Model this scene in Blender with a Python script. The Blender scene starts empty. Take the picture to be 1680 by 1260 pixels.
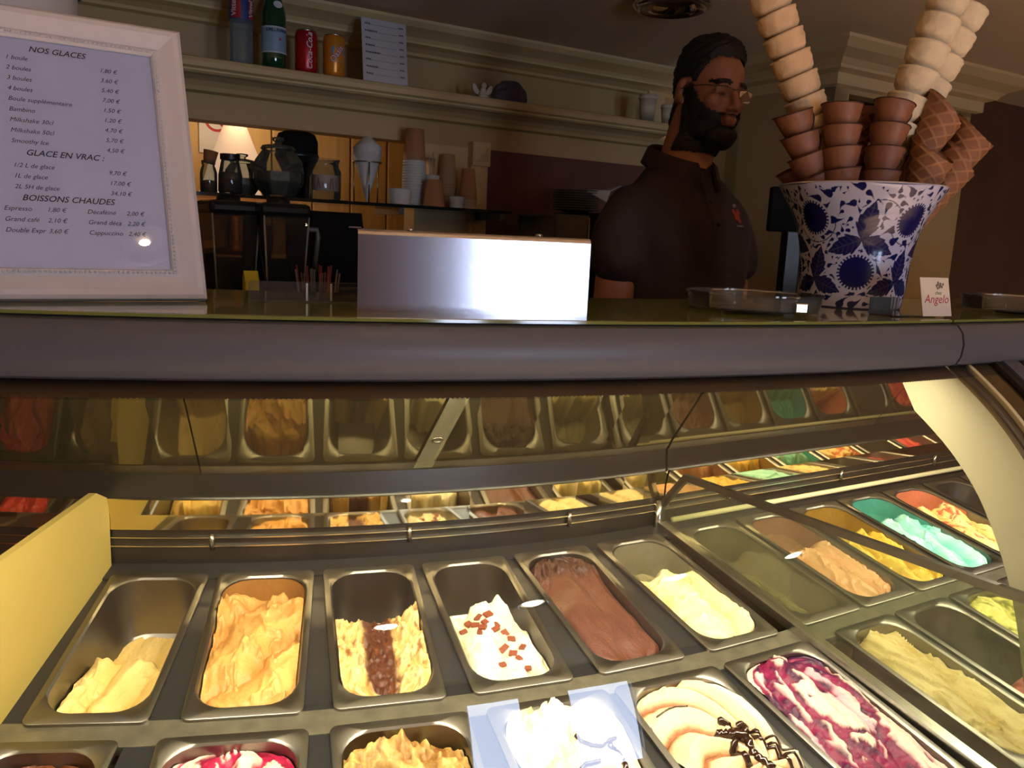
import bpy, bmesh, math, random
import numpy as np
from mathutils import Vector, Matrix, Euler

PI = math.pi
random.seed(7)
scene = bpy.context.scene
COL = scene.collection

# ------------------------------------------------------------------ camera
CAMZ = 1.5
cd = bpy.data.cameras.new('camera')
cd.sensor_width = 36.0
cd.lens = 1350.0 / 1680.0 * 36.0
cd.clip_start = 0.02
cam = bpy.data.objects.new('camera', cd)
COL.objects.link(cam)
pt, rl = math.radians(10.0), math.radians(2.5)
fw = Vector((0, math.cos(pt), -math.sin(pt)))
up0 = Vector((0, math.sin(pt), math.cos(pt)))
rt0 = Vector((1, 0, 0))
cr, sn = math.cos(rl), math.sin(rl)
rt = cr * rt0 + sn * up0
up = cr * up0 - sn * rt0
cam.matrix_world = Matrix(((rt.x, up.x, -fw.x, 0), (rt.y, up.y, -fw.y, 0), (rt.z, up.z, -fw.z, CAMZ), (0, 0, 0, 1)))
scene.camera = cam

# ------------------------------------------------------------------ exposure, world
vs = scene.view_settings
vs.view_transform = 'Standard'
vs.look = 'None'
vs.gamma = 1.0
vs.use_curve_mapping = False
vs.exposure = 0.0

world = bpy.data.worlds.new('daylight')
scene.world = world
world.use_nodes = True
bg = world.node_tree.nodes['Background']
bg.inputs[0].default_value = (0.62, 0.74, 1.0, 1)
bg.inputs[1].default_value = 16.0          # overcast daylight in the street, comes in through the shop opening only

# room frame: u along the back wall, w away from the customers
TH1 = math.radians(31.19)
TU = Vector((math.cos(TH1), math.sin(TH1), 0))
TW = Vector((-math.sin(TH1), math.cos(TH1), 0))
def RW(u, w, z):
    return TU * u + TW * w + Vector((0, 0, z))

# daylight portal in the shop opening behind the customers
WIN = dict(u0=0.10, u1=1.30, z0=0.78, z1=1.80, w=-3.0)
pl = bpy.data.lights.new('shop_opening_daylight', 'AREA')
pl.shape = 'RECTANGLE'
pl.size = WIN['u1'] - WIN['u0']
pl.size_y = WIN['z1'] - WIN['z0']
pl.cycles.is_portal = True
plo = bpy.data.objects.new('shop_opening_daylight', pl)
COL.objects.link(plo)
plo.location = RW((WIN['u0'] + WIN['u1']) / 2, WIN['w'] + 0.02, (WIN['z0'] + WIN['z1']) / 2)
plo.rotation_euler = Matrix((TU, Vector((0, 0, 1)), -TW)).transposed().to_euler()   # shines towards +w

# ------------------------------------------------------------------ case frame: s along the curve, r towards customers
R, CX, CY = 2.347, -0.882, 3.697
TILT = math.radians(10.5)
ZD = 0.894                       # pan rims at their back end
def theta(s):
    return min(s / R, TH1)
def P(s, r, z):
    th = theta(s)
    x, y = CX + R * math.sin(th), CY - R * math.cos(th)
    if s / R > TH1:
        x += (s - R * TH1) * math.cos(th); y += (s - R * TH1) * math.sin(th)
    return Vector((x + r * math.sin(th), y - r * math.cos(th), z))
def zdeck(r):
    return ZD - r * math.tan(TILT)

# ------------------------------------------------------------------ materials
def lin(c):
    return tuple(((v / 255.0) / 12.92 if v / 255.0 <= 0.04045 else ((v / 255.0 + 0.055) / 1.055) ** 2.4) for v in c) + (1.0,)
MATS = {}
def mat(name, rgb, rough=0.5, metal=0.0, spec=0.5, var=0.06, scale=12.0, bump=0.0, bscale=60.0, stretch=None, sss=0.0, coat=0.0, emit=None, estr=0.0, aniso=0.0):
    if name in MATS: return MATS[name]
    m = bpy.data.materials.new(name); m.use_nodes = True
    nt = m.node_tree; N = nt.nodes; L = nt.links
    b = N['Principled BSDF']
    c = lin(rgb)
    tc = N.new('ShaderNodeTexCoord')
    mp = N.new('ShaderNodeMapping')
    if stretch: mp.inputs['Scale'].default_value = stretch
    L.new(tc.outputs['Object'], mp.inputs['Vector'])
    nz = N.new('ShaderNodeTexNoise'); nz.inputs['Scale'].default_value = scale; nz.inputs['Detail'].default_value = 4
    L.new(mp.outputs[0], nz.inputs['Vector'])
    mx = N.new('ShaderNodeMix'); mx.data_type = 'RGBA'
    mx.inputs['A'].default_value = tuple(max(0, v * (1 - var)) for v in c[:3]) + (1,)
    mx.inputs['B'].default_value = tuple(min(1, v * (1 + var)) for v in c[:3]) + (1,)
    L.new(nz.outputs['Fac'], mx.inputs['Factor'])
    L.new(mx.outputs['Result'], b.inputs['Base Color'])
    b.inputs['Roughness'].default_value = rough
    b.inputs['Metallic'].default_value = metal
    b.inputs['Specular IOR Level'].default_value = spec
    if aniso: b.inputs['Anisotropic'].default_value = aniso
    if coat: b.inputs['Coat Weight'].default_value = coat; b.inputs['Coat Roughness'].default_value = 0.05
    if sss:
        b.inputs['Subsurface Weight'].default_value = sss
        b.inputs['Subsurface Radius'].default_value = (0.01, 0.006, 0.004)
        b.inputs['Subsurface Scale'].default_value = 0.5
    if emit:
        b.inputs['Emission Color'].default_value = lin(emit); b.inputs['Emission Strength'].default_value = estr
    if bump:
        n2 = N.new('ShaderNodeTexNoise'); n2.inputs['Scale'].default_value = bscale; n2.inputs['Detail'].default_value = 5
        L.new(mp.outputs[0], n2.inputs['Vector'])
        bp = N.new('ShaderNodeBump'); bp.inputs['Strength'].default_value = bump; bp.inputs['Distance'].default_value = 0.004
        L.new(n2.outputs['Fac'], bp.inputs['Height']); L.new(bp.outputs[0], b.inputs['Normal'])
    MATS[name] = m
    return m
def vcol(name, rough=0.5, bump=0.0, bscale=80, spec=0.4, coat=0.0, sss=0.0, attr='tint', var=0.1):
    """colour from a painted mesh attribute plus fine noise"""
    if name in MATS: return MATS[name]
    m = mat(name, (255, 255, 255), rough, spec=spec, bump=bump, bscale=bscale, coat=coat, sss=sss)
    nt = m.node_tree; N = nt.nodes; L = nt.links
    at = N.new('ShaderNodeAttribute'); at.attribute_name = attr
    mx = [n for n in N if n.type == 'MIX'][0]
    mu = N.new('ShaderNodeMix'); mu.data_type = 'RGBA'; mu.blend_type = 'MULTIPLY'; mu.inputs['Factor'].default_value = 1
    mx.inputs['A'].default_value = (1 - var,) * 3 + (1,); mx.inputs['B'].default_value = (1.0,) * 3 + (1,)
    L.new(at.outputs['Color'], mu.inputs['A']); L.new(mx.outputs['Result'], mu.inputs['B'])
    L.new(mu.outputs['Result'], N['Principled BSDF'].inputs['Base Color'])
    return m
def glass(name, tint=(250, 252, 250), ior=1.45, rough=0.0, haze=0.0, hazec=(200, 200, 190)):
    """thin clear sheet: see-through plus Fresnel reflection, optional faint milky film"""
    if name in MATS: return MATS[name]
    m = bpy.data.materials.new(name); m.use_nodes = True
    nt = m.node_tree; N = nt.nodes; L = nt.links
    N.remove(N['Principled BSDF'])
    tr = N.new('ShaderNodeBsdfTransparent'); tr.inputs[0].default_value = lin(tint)
    gl = N.new('ShaderNodeBsdfGlossy'); gl.inputs['Roughness'].default_value = rough; gl.inputs[0].default_value = (1, 1, 1, 1)
    fr = N.new('ShaderNodeFresnel'); fr.inputs[0].default_value = ior
    # the plate's own thickness ripples a touch
    nz = N.new('ShaderNodeTexNoise'); nz.inputs['Scale'].default_value = 4
    bp = N.new('ShaderNodeBump'); bp.inputs['Strength'].default_value = 0.02; bp.inputs['Distance'].default_value = 0.002
    L.new(nz.outputs[0], bp.inputs['Height']); L.new(bp.outputs[0], gl.inputs['Normal'])
    mx = N.new('ShaderNodeMixShader')
    L.new(fr.outputs[0], mx.inputs[0]); L.new(tr.outputs[0], mx.inputs[1]); L.new(gl.outputs[0], mx.inputs[2])
    last = mx
    if haze:
        df = N.new('ShaderNodeBsdfDiffuse'); df.inputs[0].default_value = lin(hazec)
        m2 = N.new('ShaderNodeMixShader'); m2.inputs[0].default_value = haze
        L.new(mx.outputs[0], m2.inputs[1]); L.new(df.outputs[0], m2.inputs[2]); last = m2
    L.new(last.outputs[0], N['Material Output'].inputs[0])
    MATS[name] = m
    return m

# ------------------------------------------------------------------ mesh helpers
def worldmat(o):
    m = o.matrix_basis.copy()
    while o.parent:
        o = o.parent; m = o.matrix_basis @ m
    return m
def make(name, verts, faces, material, parent=None, smooth=False, world=False, kind=None, tint=None, angle=None):
    me = bpy.data.meshes.new(name)
    vv = verts
    if world and parent is not None:
        inv = worldmat(parent).inverted()
        vv = [inv @ Vector(v) for v in verts]
    me.from_pydata([tuple(v) for v in vv], [], [tuple(f) for f in faces])
    if smooth:
        me.polygons.foreach_set('use_smooth', [True] * len(me.polygons))
    me.materials.append(material)
    if tint is not None:
        a = me.color_attributes.new('tint', 'FLOAT_COLOR', 'POINT')
        a.data.foreach_set('color', np.asarray(tint, dtype=np.float32).ravel())
    me.update()
    o = bpy.data.objects.new(name, me); COL.objects.link(o)
    if angle is not None and smooth:
        try: me.set_sharp_from_angle(angle=math.radians(angle))
        except Exception: pass
    if parent is not None: o.parent = parent
    if kind: o['kind'] = kind
    return o
def tag(o, label, cat, group=None):
    o['label'] = label; o['category'] = cat
    if group: o['group'] = group
    return o
def thing(name, label, cat, loc=(0, 0, 0), rotz=0.0, group=None, rot=None):
    o = bpy.data.objects.new(name, None); COL.objects.link(o)
    o.empty_display_size = 0.05
    o.location = loc; o.rotation_euler = rot if rot is not None else (0, 0, rotz)
    return tag(o, label, cat, group)
def copy_tree(o, parent=None):
    c = o.copy(); COL.objects.link(c)
    if parent is not None: c.parent = parent
    for ch in list(o.children): copy_tree(ch, c)
    return c

class MB:
    def __init__(s): s.v = []; s.f = []
    def add(s, vs_, fs, M=None):
        b = len(s.v)
        s.v += [tuple(M @ Vector(v)) if M is not None else tuple(v) for v in vs_]
        s.f += [tuple(i + b for i in f) for f in fs]
        return s
    def box(s, c, d, M=None):
        x, y, z = (q / 2 for q in d)
        vs_ = [(c[0] + i * x, c[1] + j * y, c[2] + k * z) for k in (-1, 1) for j in (-1, 1) for i in (-1, 1)]
        return s.add(vs_, [(0, 2, 3, 1), (4, 5, 7, 6), (0, 1, 5, 4), (2, 6, 7, 3), (0, 4, 6, 2), (1, 3, 7, 5)], M)
    def bbox(s, c, d, b=0.003, M=None):
        """box with bevelled edges"""
        bm = bmesh.new(); bmesh.ops.create_cube(bm, size=1)
        for v in bm.verts: v.co = Vector((v.co.x * d[0], v.co.y * d[1], v.co.z * d[2]))
        bmesh.ops.bevel(bm, geom=bm.edges[:], offset=b, segments=2, affect='EDGES', profile=0.5)
        bm.verts.index_update()
        vs_ = [v.co + Vector(c) for v in bm.verts]; fs = [[q.index for q in f.verts] for f in bm.faces]
        bm.free()
        return s.add(vs_, fs, M)
    def lathe(s, prof, n=32, M=None, cap0=False, cap1=False, wob=None):
        vs_ = []; fs = []
        for j, (r, z) in enumerate(prof):
            for i in range(n):
                a = 2 * PI * i / n
                rr = r if wob is None else r * wob(a, z)
                vs_.append((rr * math.cos(a), rr * math.sin(a), z))
        for j in range(len(prof) - 1):
            for i in range(n):
                k = (i + 1) % n
                fs.append((j * n + i, j * n + k, (j + 1) * n + k, (j + 1) * n + i))
        if cap0: fs.append(tuple(reversed(range(n))))
        if cap1: fs.append(tuple((len(prof) - 1) * n + i for i in range(n)))
        return s.add(vs_, fs, M)
    def tube(s, path, rad, n=8, M=None, caps=True):
        vs_ = []; fs = []; m = len(path)
        path = [Vector(p) for p in path]
        for j, p in enumerate(path):
            d = (path[min(j + 1, m - 1)] - path[max(j - 1, 0)]).normalized()
            a = Vector((0, 0, 1)) if abs(d.z) < 0.9 else Vector((1, 0, 0))
            e1 = d.cross(a).normalized(); e2 = d.cross(e1)
            r = rad[j] if isinstance(rad, (list, tuple)) else rad
            for i in range(n):
                t = 2 * PI * i / n
                vs_.append(p + e1 * math.cos(t) * r + e2 * math.sin(t) * r)
        for j in range(m - 1):
            for i in range(n):
                k = (i + 1) % n
                fs.append((j * n + i, j * n + k, (j + 1) * n + k, (j + 1) * n + i))
        if caps:
            fs.append(tuple(reversed(range(n)))); fs.append(tuple((m - 1) * n + i for i in range(n)))
        return s.add(vs_, fs, M)
    def ball(s, c, r, nu=16, nv=10, M=None):
        vs_ = []; fs = []
        rx, ry, rz = r if isinstance(r, (tuple, list)) else (r, r, r)
        for j in range(nv + 1):
            ph = -PI / 2 + PI * j / nv
            for i in range(nu):
                a = 2 * PI * i / nu
                vs_.append((c[0] + rx * math.cos(ph) * math.cos(a), c[1] + ry * math.cos(ph) * math.sin(a), c[2] + rz * math.sin(ph)))
        for j in range(nv):
            for i in range(nu):
                k = (i + 1) % nu
                fs.append((j * nu + i, j * nu + k, (j + 1) * nu + k, (j + 1) * nu + i))
        return s.add(vs_, fs, M)
    def prism(s, poly, z0, z1, M=None):
        n = len(poly)
        vs_ = [(x, y, z0) for x, y in poly] + [(x, y, z1) for x, y in poly]
        fs = [tuple(reversed(range(n))), tuple(range(n, 2 * n))] + [(i, (i + 1) % n, n + (i + 1) % n, n + i) for i in range(n)]
        return s.add(vs_, fs, M)
    def case(s, prof, s0, s1, step=0.04, closed=True, caps=True):
        """profile of (r,z) swept along the case curve"""
        n = max(2, int(math.ceil((s1 - s0) / step)) + 1); k = len(prof)
        vs_ = []; fs = []
        for j in range(n):
            ss = s0 + (s1 - s0) * j / (n - 1)
            vs_ += [P(ss, r, z) for r, z in prof]
        for j in range(n - 1):
            for i in range(k if closed else k - 1):
                q = (i + 1) % k
                fs.append((j * k + i, j * k + q, (j + 1) * k + q, (j + 1) * k + i))
        if caps and closed:
            fs.append(tuple(range(k))); fs.append(tuple(reversed(range((n - 1) * k, n * k))))
        return s.add(vs_, fs)
    def room(s, u0, u1, w0, w1, z0, z1):
        vs_ = [RW(u, w, z) for z in (z0, z1) for w in (w0, w1) for u in (u0, u1)]
        return s.add(vs_, [(0, 2, 3, 1), (4, 5, 7, 6), (0, 1, 5, 4), (2, 6, 7, 3), (0, 4, 6, 2), (1, 3, 7, 5)])
    def roomprof(s, prof, u0, u1):
        """(w,z) polygon extruded along the back wall"""
        k = len(prof)
        vs_ = [RW(u, w, z) for u in (u0, u1) for w, z in prof]
        fs = [tuple(range(k)), tuple(reversed(range(k, 2 * k)))] + [(i, k + i, k + (i + 1) % k, (i + 1) % k) for i in range(k)]
        return s.add(vs_, fs)
    def obj(s, name, material, parent=None, smooth=False, world=False, kind=None, tint=None, angle=None):
        return make(name, s.v, s.f, material, parent, smooth, world, kind, tint, angle)

def text_mb(txt, size, M=None, shear=0.0, align='LEFT', bold=0.0, spacing=1.0):
    cu = bpy.data.curves.new('t', 'FONT'); cu.body = txt; cu.size = size; cu.shear = shear; cu.align_x = align; cu.offset = bold
    cu.space_character = spacing
    cu.resolution_u = 3
    o = bpy.data.objects.new('t', cu); COL.objects.link(o)
    dg = bpy.context.evaluated_depsgraph_get()
    me = bpy.data.meshes.new_from_object(o.evaluated_get(dg))
    vs_ = [v.co.copy() for v in me.vertices]; fs = [tuple(p.vertices) for p in me.polygons]
    bpy.data.objects.remove(o); bpy.data.curves.remove(cu); bpy.data.meshes.remove(me)
    b = MB()
    return b.add(vs_, fs, M)

# numpy value noise
def vnoise(x, y, seed=0):
    xi = np.floor(x).astype(np.int64); yi = np.floor(y).astype(np.int64)
    fx = x - xi; fy = y - yi
    fx = fx * fx * (3 - 2 * fx); fy = fy * fy * (3 - 2 * fy)
    def h(a, b):
        n = (a * 374761393 + b * 668265263 + seed * 1442695041) & 0xFFFFFFFF
        n = ((n ^ (n >> 13)) * 1274126177) & 0xFFFFFFFF
        return ((n ^ (n >> 16)) & 0xFFFF) / 65535.0
    return (h(xi, yi) * (1 - fx) + h(xi + 1, yi) * fx) * (1 - fy) + (h(xi, yi + 1) * (1 - fx) + h(xi + 1, yi + 1) * fx) * fy
def fbm(x, y, seed=0, oct=4):
    a = 0.0; amp = 0.5
    for i in range(oct):
        a = a + amp * vnoise(x * 2 ** i + 17.3 * i, y * 2 ** i + 9.1 * i, seed + i); amp *= 0.5
    return a / (1 - 0.5 ** oct)
def sstep(a, b, x):
    t = np.clip((x - a) / (b - a), 0, 1); return t * t * (3 - 2 * t)
def clin(c):
    return np.array(lin(c)[:3])
# ================================================================== SETTING
cream = mat('cream_paint', (214, 188, 138), 0.55, var=0.05, scale=3)
cream_d = mat('olive_cream_paint', (186, 160, 112), 0.6, var=0.06, scale=3)
ceil_m = mat('ceiling_plaster', (222, 200, 168), 0.85, var=0.05, scale=2, bump=0.05, bscale=150)
burg = mat('burgundy_plaster', (104, 66, 52), 0.7, var=0.25, scale=7, bump=0.1, bscale=40)
brownw = mat('brown_textured_wall', (92, 62, 42), 0.75, var=0.3, scale=6, bump=0.2, bscale=30)
floor_m = mat('floor_tile', (176, 160, 140), 0.5, var=0.15, scale=5)
plain = mat('shop_wall_plaster', (150, 125, 102), 0.8, var=0.08, scale=3)
wood = mat('light_wood', (208, 168, 104), 0.5, var=0.35, scale=3, stretch=(14, 14, 0.8))
wood_dk = mat('wood_joint', (70, 46, 26), 0.6)
dark = mat('dark_gap', (22, 18, 15), 0.8)
ZC = 2.151
WU = 2.62                        # wall above the ledge

def struct(name, mb, m, parent=None, smooth=False):
    o = mb.obj(name, m, parent, smooth=smooth, world=True)
    if parent is None: o['kind'] = 'structure'
    return o
struct('floor', MB().room(-3.6, 4.6, -3.2, 3.6, -0.05, 0.0), floor_m)
struct('ceiling', MB().room(-3.6, 4.6, -3.2, 2.72, ZC, ZC + 0.06), ceil_m)
struct('wall_left', MB().room(-3.66, -3.6, -3.2, 3.6, 0, ZC), plain)
struct('wall_right', MB().room(4.6, 4.66, -3.2, 3.6, 0, ZC), brownw)
fb = MB()
fb.room(-3.6, WIN['u0'], -3.08, -3.0, 0, ZC); fb.room(WIN['u1'], 4.6, -3.08, -3.0, 0, ZC); fb.room(WIN['u0'], WIN['u1'], -3.08, -3.0, WIN['z1'], ZC); fb.room(WIN['u0'], WIN['u1'], -3.08, -3.0, 0, WIN['z0'])
# frame round the shop opening
tf = MB()
tf.room(WIN['u0'] - 0.06, WIN['u0'], -3.0, -2.96, WIN['z0'] - .05, WIN['z1'] + 0.05); tf.room(WIN['u1'], WIN['u1'] + 0.06, -3.0, -2.96, WIN['z0'] - .05, WIN['z1'] + 0.05)
fb.room(0.50, 0.80, -3.08, -3.0, WIN['z0'], WIN['z1'])
tf.room(0.47, 0.50, -3.05, -2.97, WIN['z0'], WIN['z1']); tf.room(0.80, 0.83, -3.05, -2.97, WIN['z0'], WIN['z1'])
struct('wall_front', fb, mat('brown_front_wall', (96, 72, 60), 0.8, var=0.1, scale=3))
struct('trim_1', tf, mat('shop_front_aluminium', (120, 118, 115), 0.4, metal=0.6))
# back wall, upper part with the niche below
WB = 2.50
wb = MB()
wb.room(-3.6, 2.335, WB, WB + 0.08, 1.790, 1.90); wb.room(-3.6, 2.335, WU, WU + 0.08, 1.88, ZC)
wb.room(-3.6, -0.6, WB, WB + 0.08, 0, 1.790)
wall_back = struct('wall_back', wb, cream_d)
bw = MB().room(1.368, 2.335, WB, WB + 0.08, 0, 1.790)
struct('wall_back_panel', bw, burg)
cp = MB()
cp.room(1.185, 1.368, WB, WB + 0.08, 0, 1.790)
cp.room(1.115, 1.185, WB, WB + 0.08, 1.745, 1.790); cp.room(1.115, 1.132, WB, WB + 0.08, 0, 1.745)
cp.room(1.132, 1.185, WB, WB + 0.08, 0, 1.655)
struct('wall_back_pier', cp, cream)
# pilaster with a square rosette
pil = thing('pilaster', 'cream pilaster with square diamond block at its top, edge of the burgundy wall', 'pilaster', RW(1.337, WB, 0), TH1)
MB().box((0, -0.012, 0.9), (0.062, 0.024, 1.76)).obj('shaft', cream, pil)
pb = MB().box((0, -0.018, 1.815 - 0.045), (0.066, 0.036, 0.075)); 
pb.add([(-.024, -.036, 1.746), (.024, -.036, 1.746), (.024, -.036, 1.794), (-.024, -.036, 1.794), (0, -.05, 1.77)], [(0, 1, 4), (1, 2, 4), (2, 3, 4), (3, 0, 4)])
pb.obj('rosette_block', cream, pil)
MB().box((0, -0.026, 1.35), (0.04, 0.006, 0.7)).obj('raised_panel', cream, pil)
# crown moulding under the ceiling, back wall
def corn(u0, u1): return MB().roomprof([(WU, ZC), (2.46, ZC), (2.46, ZC - .008), (2.475, ZC - .022), (2.50, ZC - .030), (2.525, ZC - .040), (2.535, ZC - .050), (2.535, ZC - .056), (2.565, ZC - .062), (2.59, ZC - .072), (2.595, ZC - .08), (WU, ZC - .083)], u0, u1)
struct('trim_2', corn(-3.6, 2.335), cream)
# the long ledge: nosing and cove
ledge = thing('wall_ledge', 'long cream moulded ledge on the back wall carrying bottles and cans', 'ledge', RW(0, WB, 1.88), TH1)
MB().roomprof([(WU, 1.934), (2.375, 1.934), (2.362, 1.930), (2.356, 1.920), (2.360, 1.908), (2.372, 1.903), (2.372, 1.899), (2.380, 1.894), (2.40, 1.892), (2.43, 1.884), (2.45, 1.872), (2.46, 1.862), (WB, 1.860), (WB, 1.895), (WU, 1.895)], -3.55, 2.06).obj('moulding', cream, ledge, world=True)
# room added behind the niche in place of its mirror reflection
rm = MB()
struct('wall_far', MB().room(-0.9, 2.2, 3.42, 3.5, 0, 2.2), mat('far_room_wall', (214, 178, 118), 0.7, var=0.06, scale=3))
struct('wall_far_left', MB().room(-0.98, -0.9, WB + .08, 3.5, 0, 2.2), cream)
struct('wall_far_right', MB().room(2.12, 2.2, WB + .08, 3.42, 0, 2.2), cream)
struct('ceiling_far', MB().room(-0.98, 2.2, WB + .07, 3.5, 2.2, 2.26), ceil_m)
# wooden cupboard front in the added reflected room: boards picked apart
cup = thing('wooden_cupboard', 'tall light wooden cupboard built in place of a mirror reflection behind the cone holder', 'cupboard', RW(1.2, 3.36, 0), TH1)
MB().box((0.0, 0.02, 1.08), (0.96, 0.03, 2.1)).obj('carcass', wood_dk, cup)
for i in range(6):
    MB().bbox((-0.40 + i * 0.16, -0.012, 1.08), (0.154, 0.03, 2.08), 0.004).obj('board', wood, cup)
lp = thing('table_lamp', 'lit cream cone lampshade built in place of a mirror reflection beside a no smoking sign', 'lamp', RW(0.70, 3.15, 1.40), TH1)
MB().lathe([(0.022, 0.50), (0.085, 0.34), (0.13, 0.20), (0.125, 0.20), (0.08, 0.335), (0.018, 0.495)], 32).obj('shade', mat('lit_lampshade', (235, 205, 165), 0.8, emit=(255, 214, 178), estr=0.5), lp, smooth=True)
MB().lathe([(0.0, 0.0), (0.08, 0.0), (0.08, 0.015), (0.015, 0.03), (0.012, 0.3), (0.0, 0.3)], 20).obj('base', mat('lamp_brass', (150, 110, 60), 0.35, metal=0.8), lp, smooth=True)
MB().ball((0, 0, 0.3), 0.03).obj('bulb', mat('warm_bulb', (255, 240, 210), 0.3, emit=(255, 200, 140), estr=14), lp, smooth=True)
ll = bpy.data.lights.new('lamp_glow', 'POINT'); ll.energy = 2.2; ll.color = (1, .78, .52); ll.shadow_soft_size = .03
llo = bpy.data.objects.new('lamp_glow', ll); COL.objects.link(llo); llo.location = (0, -.05, .55); llo.parent = lp
sb = thing('lamp_sideboard', 'low dark sideboard under the glowing lampshade in the room added for the mirror reflection', 'sideboard', RW(0.35, 3.12, 0), TH1)
MB().bbox((0, 0, 0.7), (1.2, 0.40, 1.39), 0.006).obj('body', wood_dk, sb)
MB().bbox((0, 0, 1.39), (1.24, 0.45, 0.02), 0.004).obj('top', wood, sb)
sg = thing('no_smoking_sign', 'white notice with red no smoking ring on the far wall of the added reflected room', 'sign', RW(0.69, 3.415, 1.84), TH1)
MB().box((0, -0.002, 0.03), (0.13, 0.004, 0.19)).obj('sheet', mat('paper_white', (225, 220, 212), 0.7), sg)
red = mat('print_red', (190, 40, 35), 0.6)
t = MB()
for i in range(28):
    a0, a1 = 2 * PI * i / 28, 2 * PI * (i + 1) / 28
    t.add([(.045 * math.cos(a0), -.0045, .06 + .045 * math.sin(a0)), (.045 * math.cos(a1), -.0045, .06 + .045 * math.sin(a1)), (.035 * math.cos(a1), -.0045, .06 + .035 * math.sin(a1)), (.035 * math.cos(a0), -.0045, .06 + .035 * math.sin(a0))], [(0, 1, 2, 3)])
t.add([(-.03, -.0045, .084), (-.024, -.0045, .09), (.03, -.0045, .036), (.024, -.0045, .03)], [(0, 1, 2, 3)])
t.obj('printed_ring', red, sg)
# right hand box: chimney breast with crown moulding and recess
UB, WBX = 2.33, 1.89
bx = MB()
bx.room(UB, UB + 0.06, WBX, WU + .08, 0, ZC)               # side facing the man
bx.room(UB, 3.1, WBX, WBX + 0.06, 2.02, ZC)             # band above the recess
bx.room(2.66, 3.0, WBX, WBX + 0.06, 0, 2.02)            # pier
bx.room(UB, UB + 0.07, WBX - .0, WBX + 0.06, 0, 2.02)
bx.room(UB, 3.1, 2.3, 2.36, 0, ZC); bx.room(3.0, 3.1, WBX, 2.36, 0, ZC)
struct('wall_box', bx, cream_d)
bt = MB()
pr = [(0, ZC), (-.16, ZC), (-.16, ZC - .01), (-.13, ZC - .03), (-.08, ZC - .045), (-.06, ZC - .06), (-.055, ZC - .068), (-.02, ZC - .075), (-.02, ZC - .11), (0, ZC - .115)]
k = len(pr)
va = [RW(UB + o, WU, z) for o, z in pr]; vb = [RW(UB + o, WBX + o, z) for o, z in pr]; vc = [RW(3.13 - o * .6, WBX + o, z) for o, z in pr]
bt.add(va + vb + vc, [(j * k + i, j * k + i + 1, (j + 1) * k + i + 1, (j + 1) * k + i) for j in range(2) for i in range(k - 1)])
struct('trim_3', bt, cream)
struct('wall_far_brown', MB().room(3.0, 4.6, 2.06, 2.14, 0, ZC), brownw)
# ceiling downlight
def downlight(u_, loc, label, on):
    d = thing('ceiling_downlight', label, 'downlight', loc, 0, 'recessed ceiling spots')
    MB().lathe([(0.070, 0.0), (0.078, -0.006), (0.078, -0.016), (0.066, -0.022), (0.058, -0.012), (0.052, 0.0)], 40).obj('chrome_ring', mat('chrome', (215, 212, 205), 0.08, metal=1.0, var=0.02), d, smooth=True)
    if on: MB().lathe([(0.0, -0.024), (0.022, -0.022), (0.036, -0.016), (0.05, -0.002)] if on > 20 else [(0, -.006), (.013, -.006)], 24).obj('lens', mat('lit_spot_lens', (255, 250, 240), 0.3, emit=(255, 246, 228), estr=30), d)
    else: MB().lathe([(0.0, -0.004), (0.05, -0.004)], 24).obj('lens', mat('dark_spot_lens', (90, 80, 70), 0.2), d)
    return d
downlight(0, (0.384, 2.35, ZC), 'chrome ring of the unlit ceiling spot above the man', 0).scale = (1.35, 1.35, 1.35)
for du, dw, lb in ((-.05, -1.1, 'lit ceiling spot nearest the left wall on the customer side'), (.60, -1.10, 'lit ceiling spot second from the left on the customer side'), (1.29, -1.07, 'lit ceiling spot third from the left on the customer side'), (1.95, -1.05, 'lit ceiling spot furthest right on the customer side'), (.319, .262, 'small lit ceiling spot right above the steel plate')):
    d = downlight(0, RW(du, dw, ZC), lb, 30.0 if dw < 0 else 18.0)
    ld = bpy.data.lights.new('spot_beam', 'SPOT'); ld.energy = 260 if dw < 0 else 2; ld.color = (1.0, 0.72, 0.46); ld.spot_size = math.radians(100); ld.spot_blend = 0.6; ld.shadow_soft_size = 0.02 if dw < 0 else 0.002
    lo = bpy.data.objects.new('spot_beam', ld); COL.objects.link(lo); lo.location = (0, 0, -0.03); lo.parent = d

# ================================================================== DISPLAY CASE
hood_m = mat('grey_powder_coat', (84, 85, 94), 0.42, metal=0.0, spec=0.5, var=0.03, scale=40, bump=0.03, bscale=400)
steel = mat('brushed_steel', (178, 174, 164), 0.28, metal=1.0, var=0.10, scale=20, stretch=(1, 30, 1), bump=0.02, bscale=60)
steel_dk = mat('dark_worn_steel', (104, 102, 96), 0.34, metal=1.0, var=0.25, scale=30)
deck_m = mat('grey_rail_plastic', (34, 34, 34), 0.4, spec=0.35, var=0.2, scale=25)
black_m = mat('black_plastic', (20, 19, 18), 0.35, var=0.1)
mirror_m = mat('polished_strip', (222, 205, 160), 0.045, metal=1.0, var=0.04, scale=3)
door_m = mat('tinted_glass_door', (104, 97, 66), 0.045, metal=0.9, var=0.05, scale=4)
band_m = mat('dark_door_track', (19, 18, 16), 0.3, metal=0.0, var=0.1)
line_m = mat('bright_metal_edge', (214, 206, 178), 0.2, metal=1.0)
enamel = mat('cream_enamel', (214, 204, 158), 0.45, var=0.03)
ctop_m = mat('glass_top_painted_glow', (124, 128, 66), 0.08, spec=0.6, var=0.05, scale=2, coat=0.4)  # opaque olive green carries the case light that would glow through the glass
fglass = glass('front_glass', (250, 251, 248), 1.55)
dglass = glass('divider_glass', (236, 240, 226), 1.26, haze=0.035, hazec=(190, 188, 160))
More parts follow.
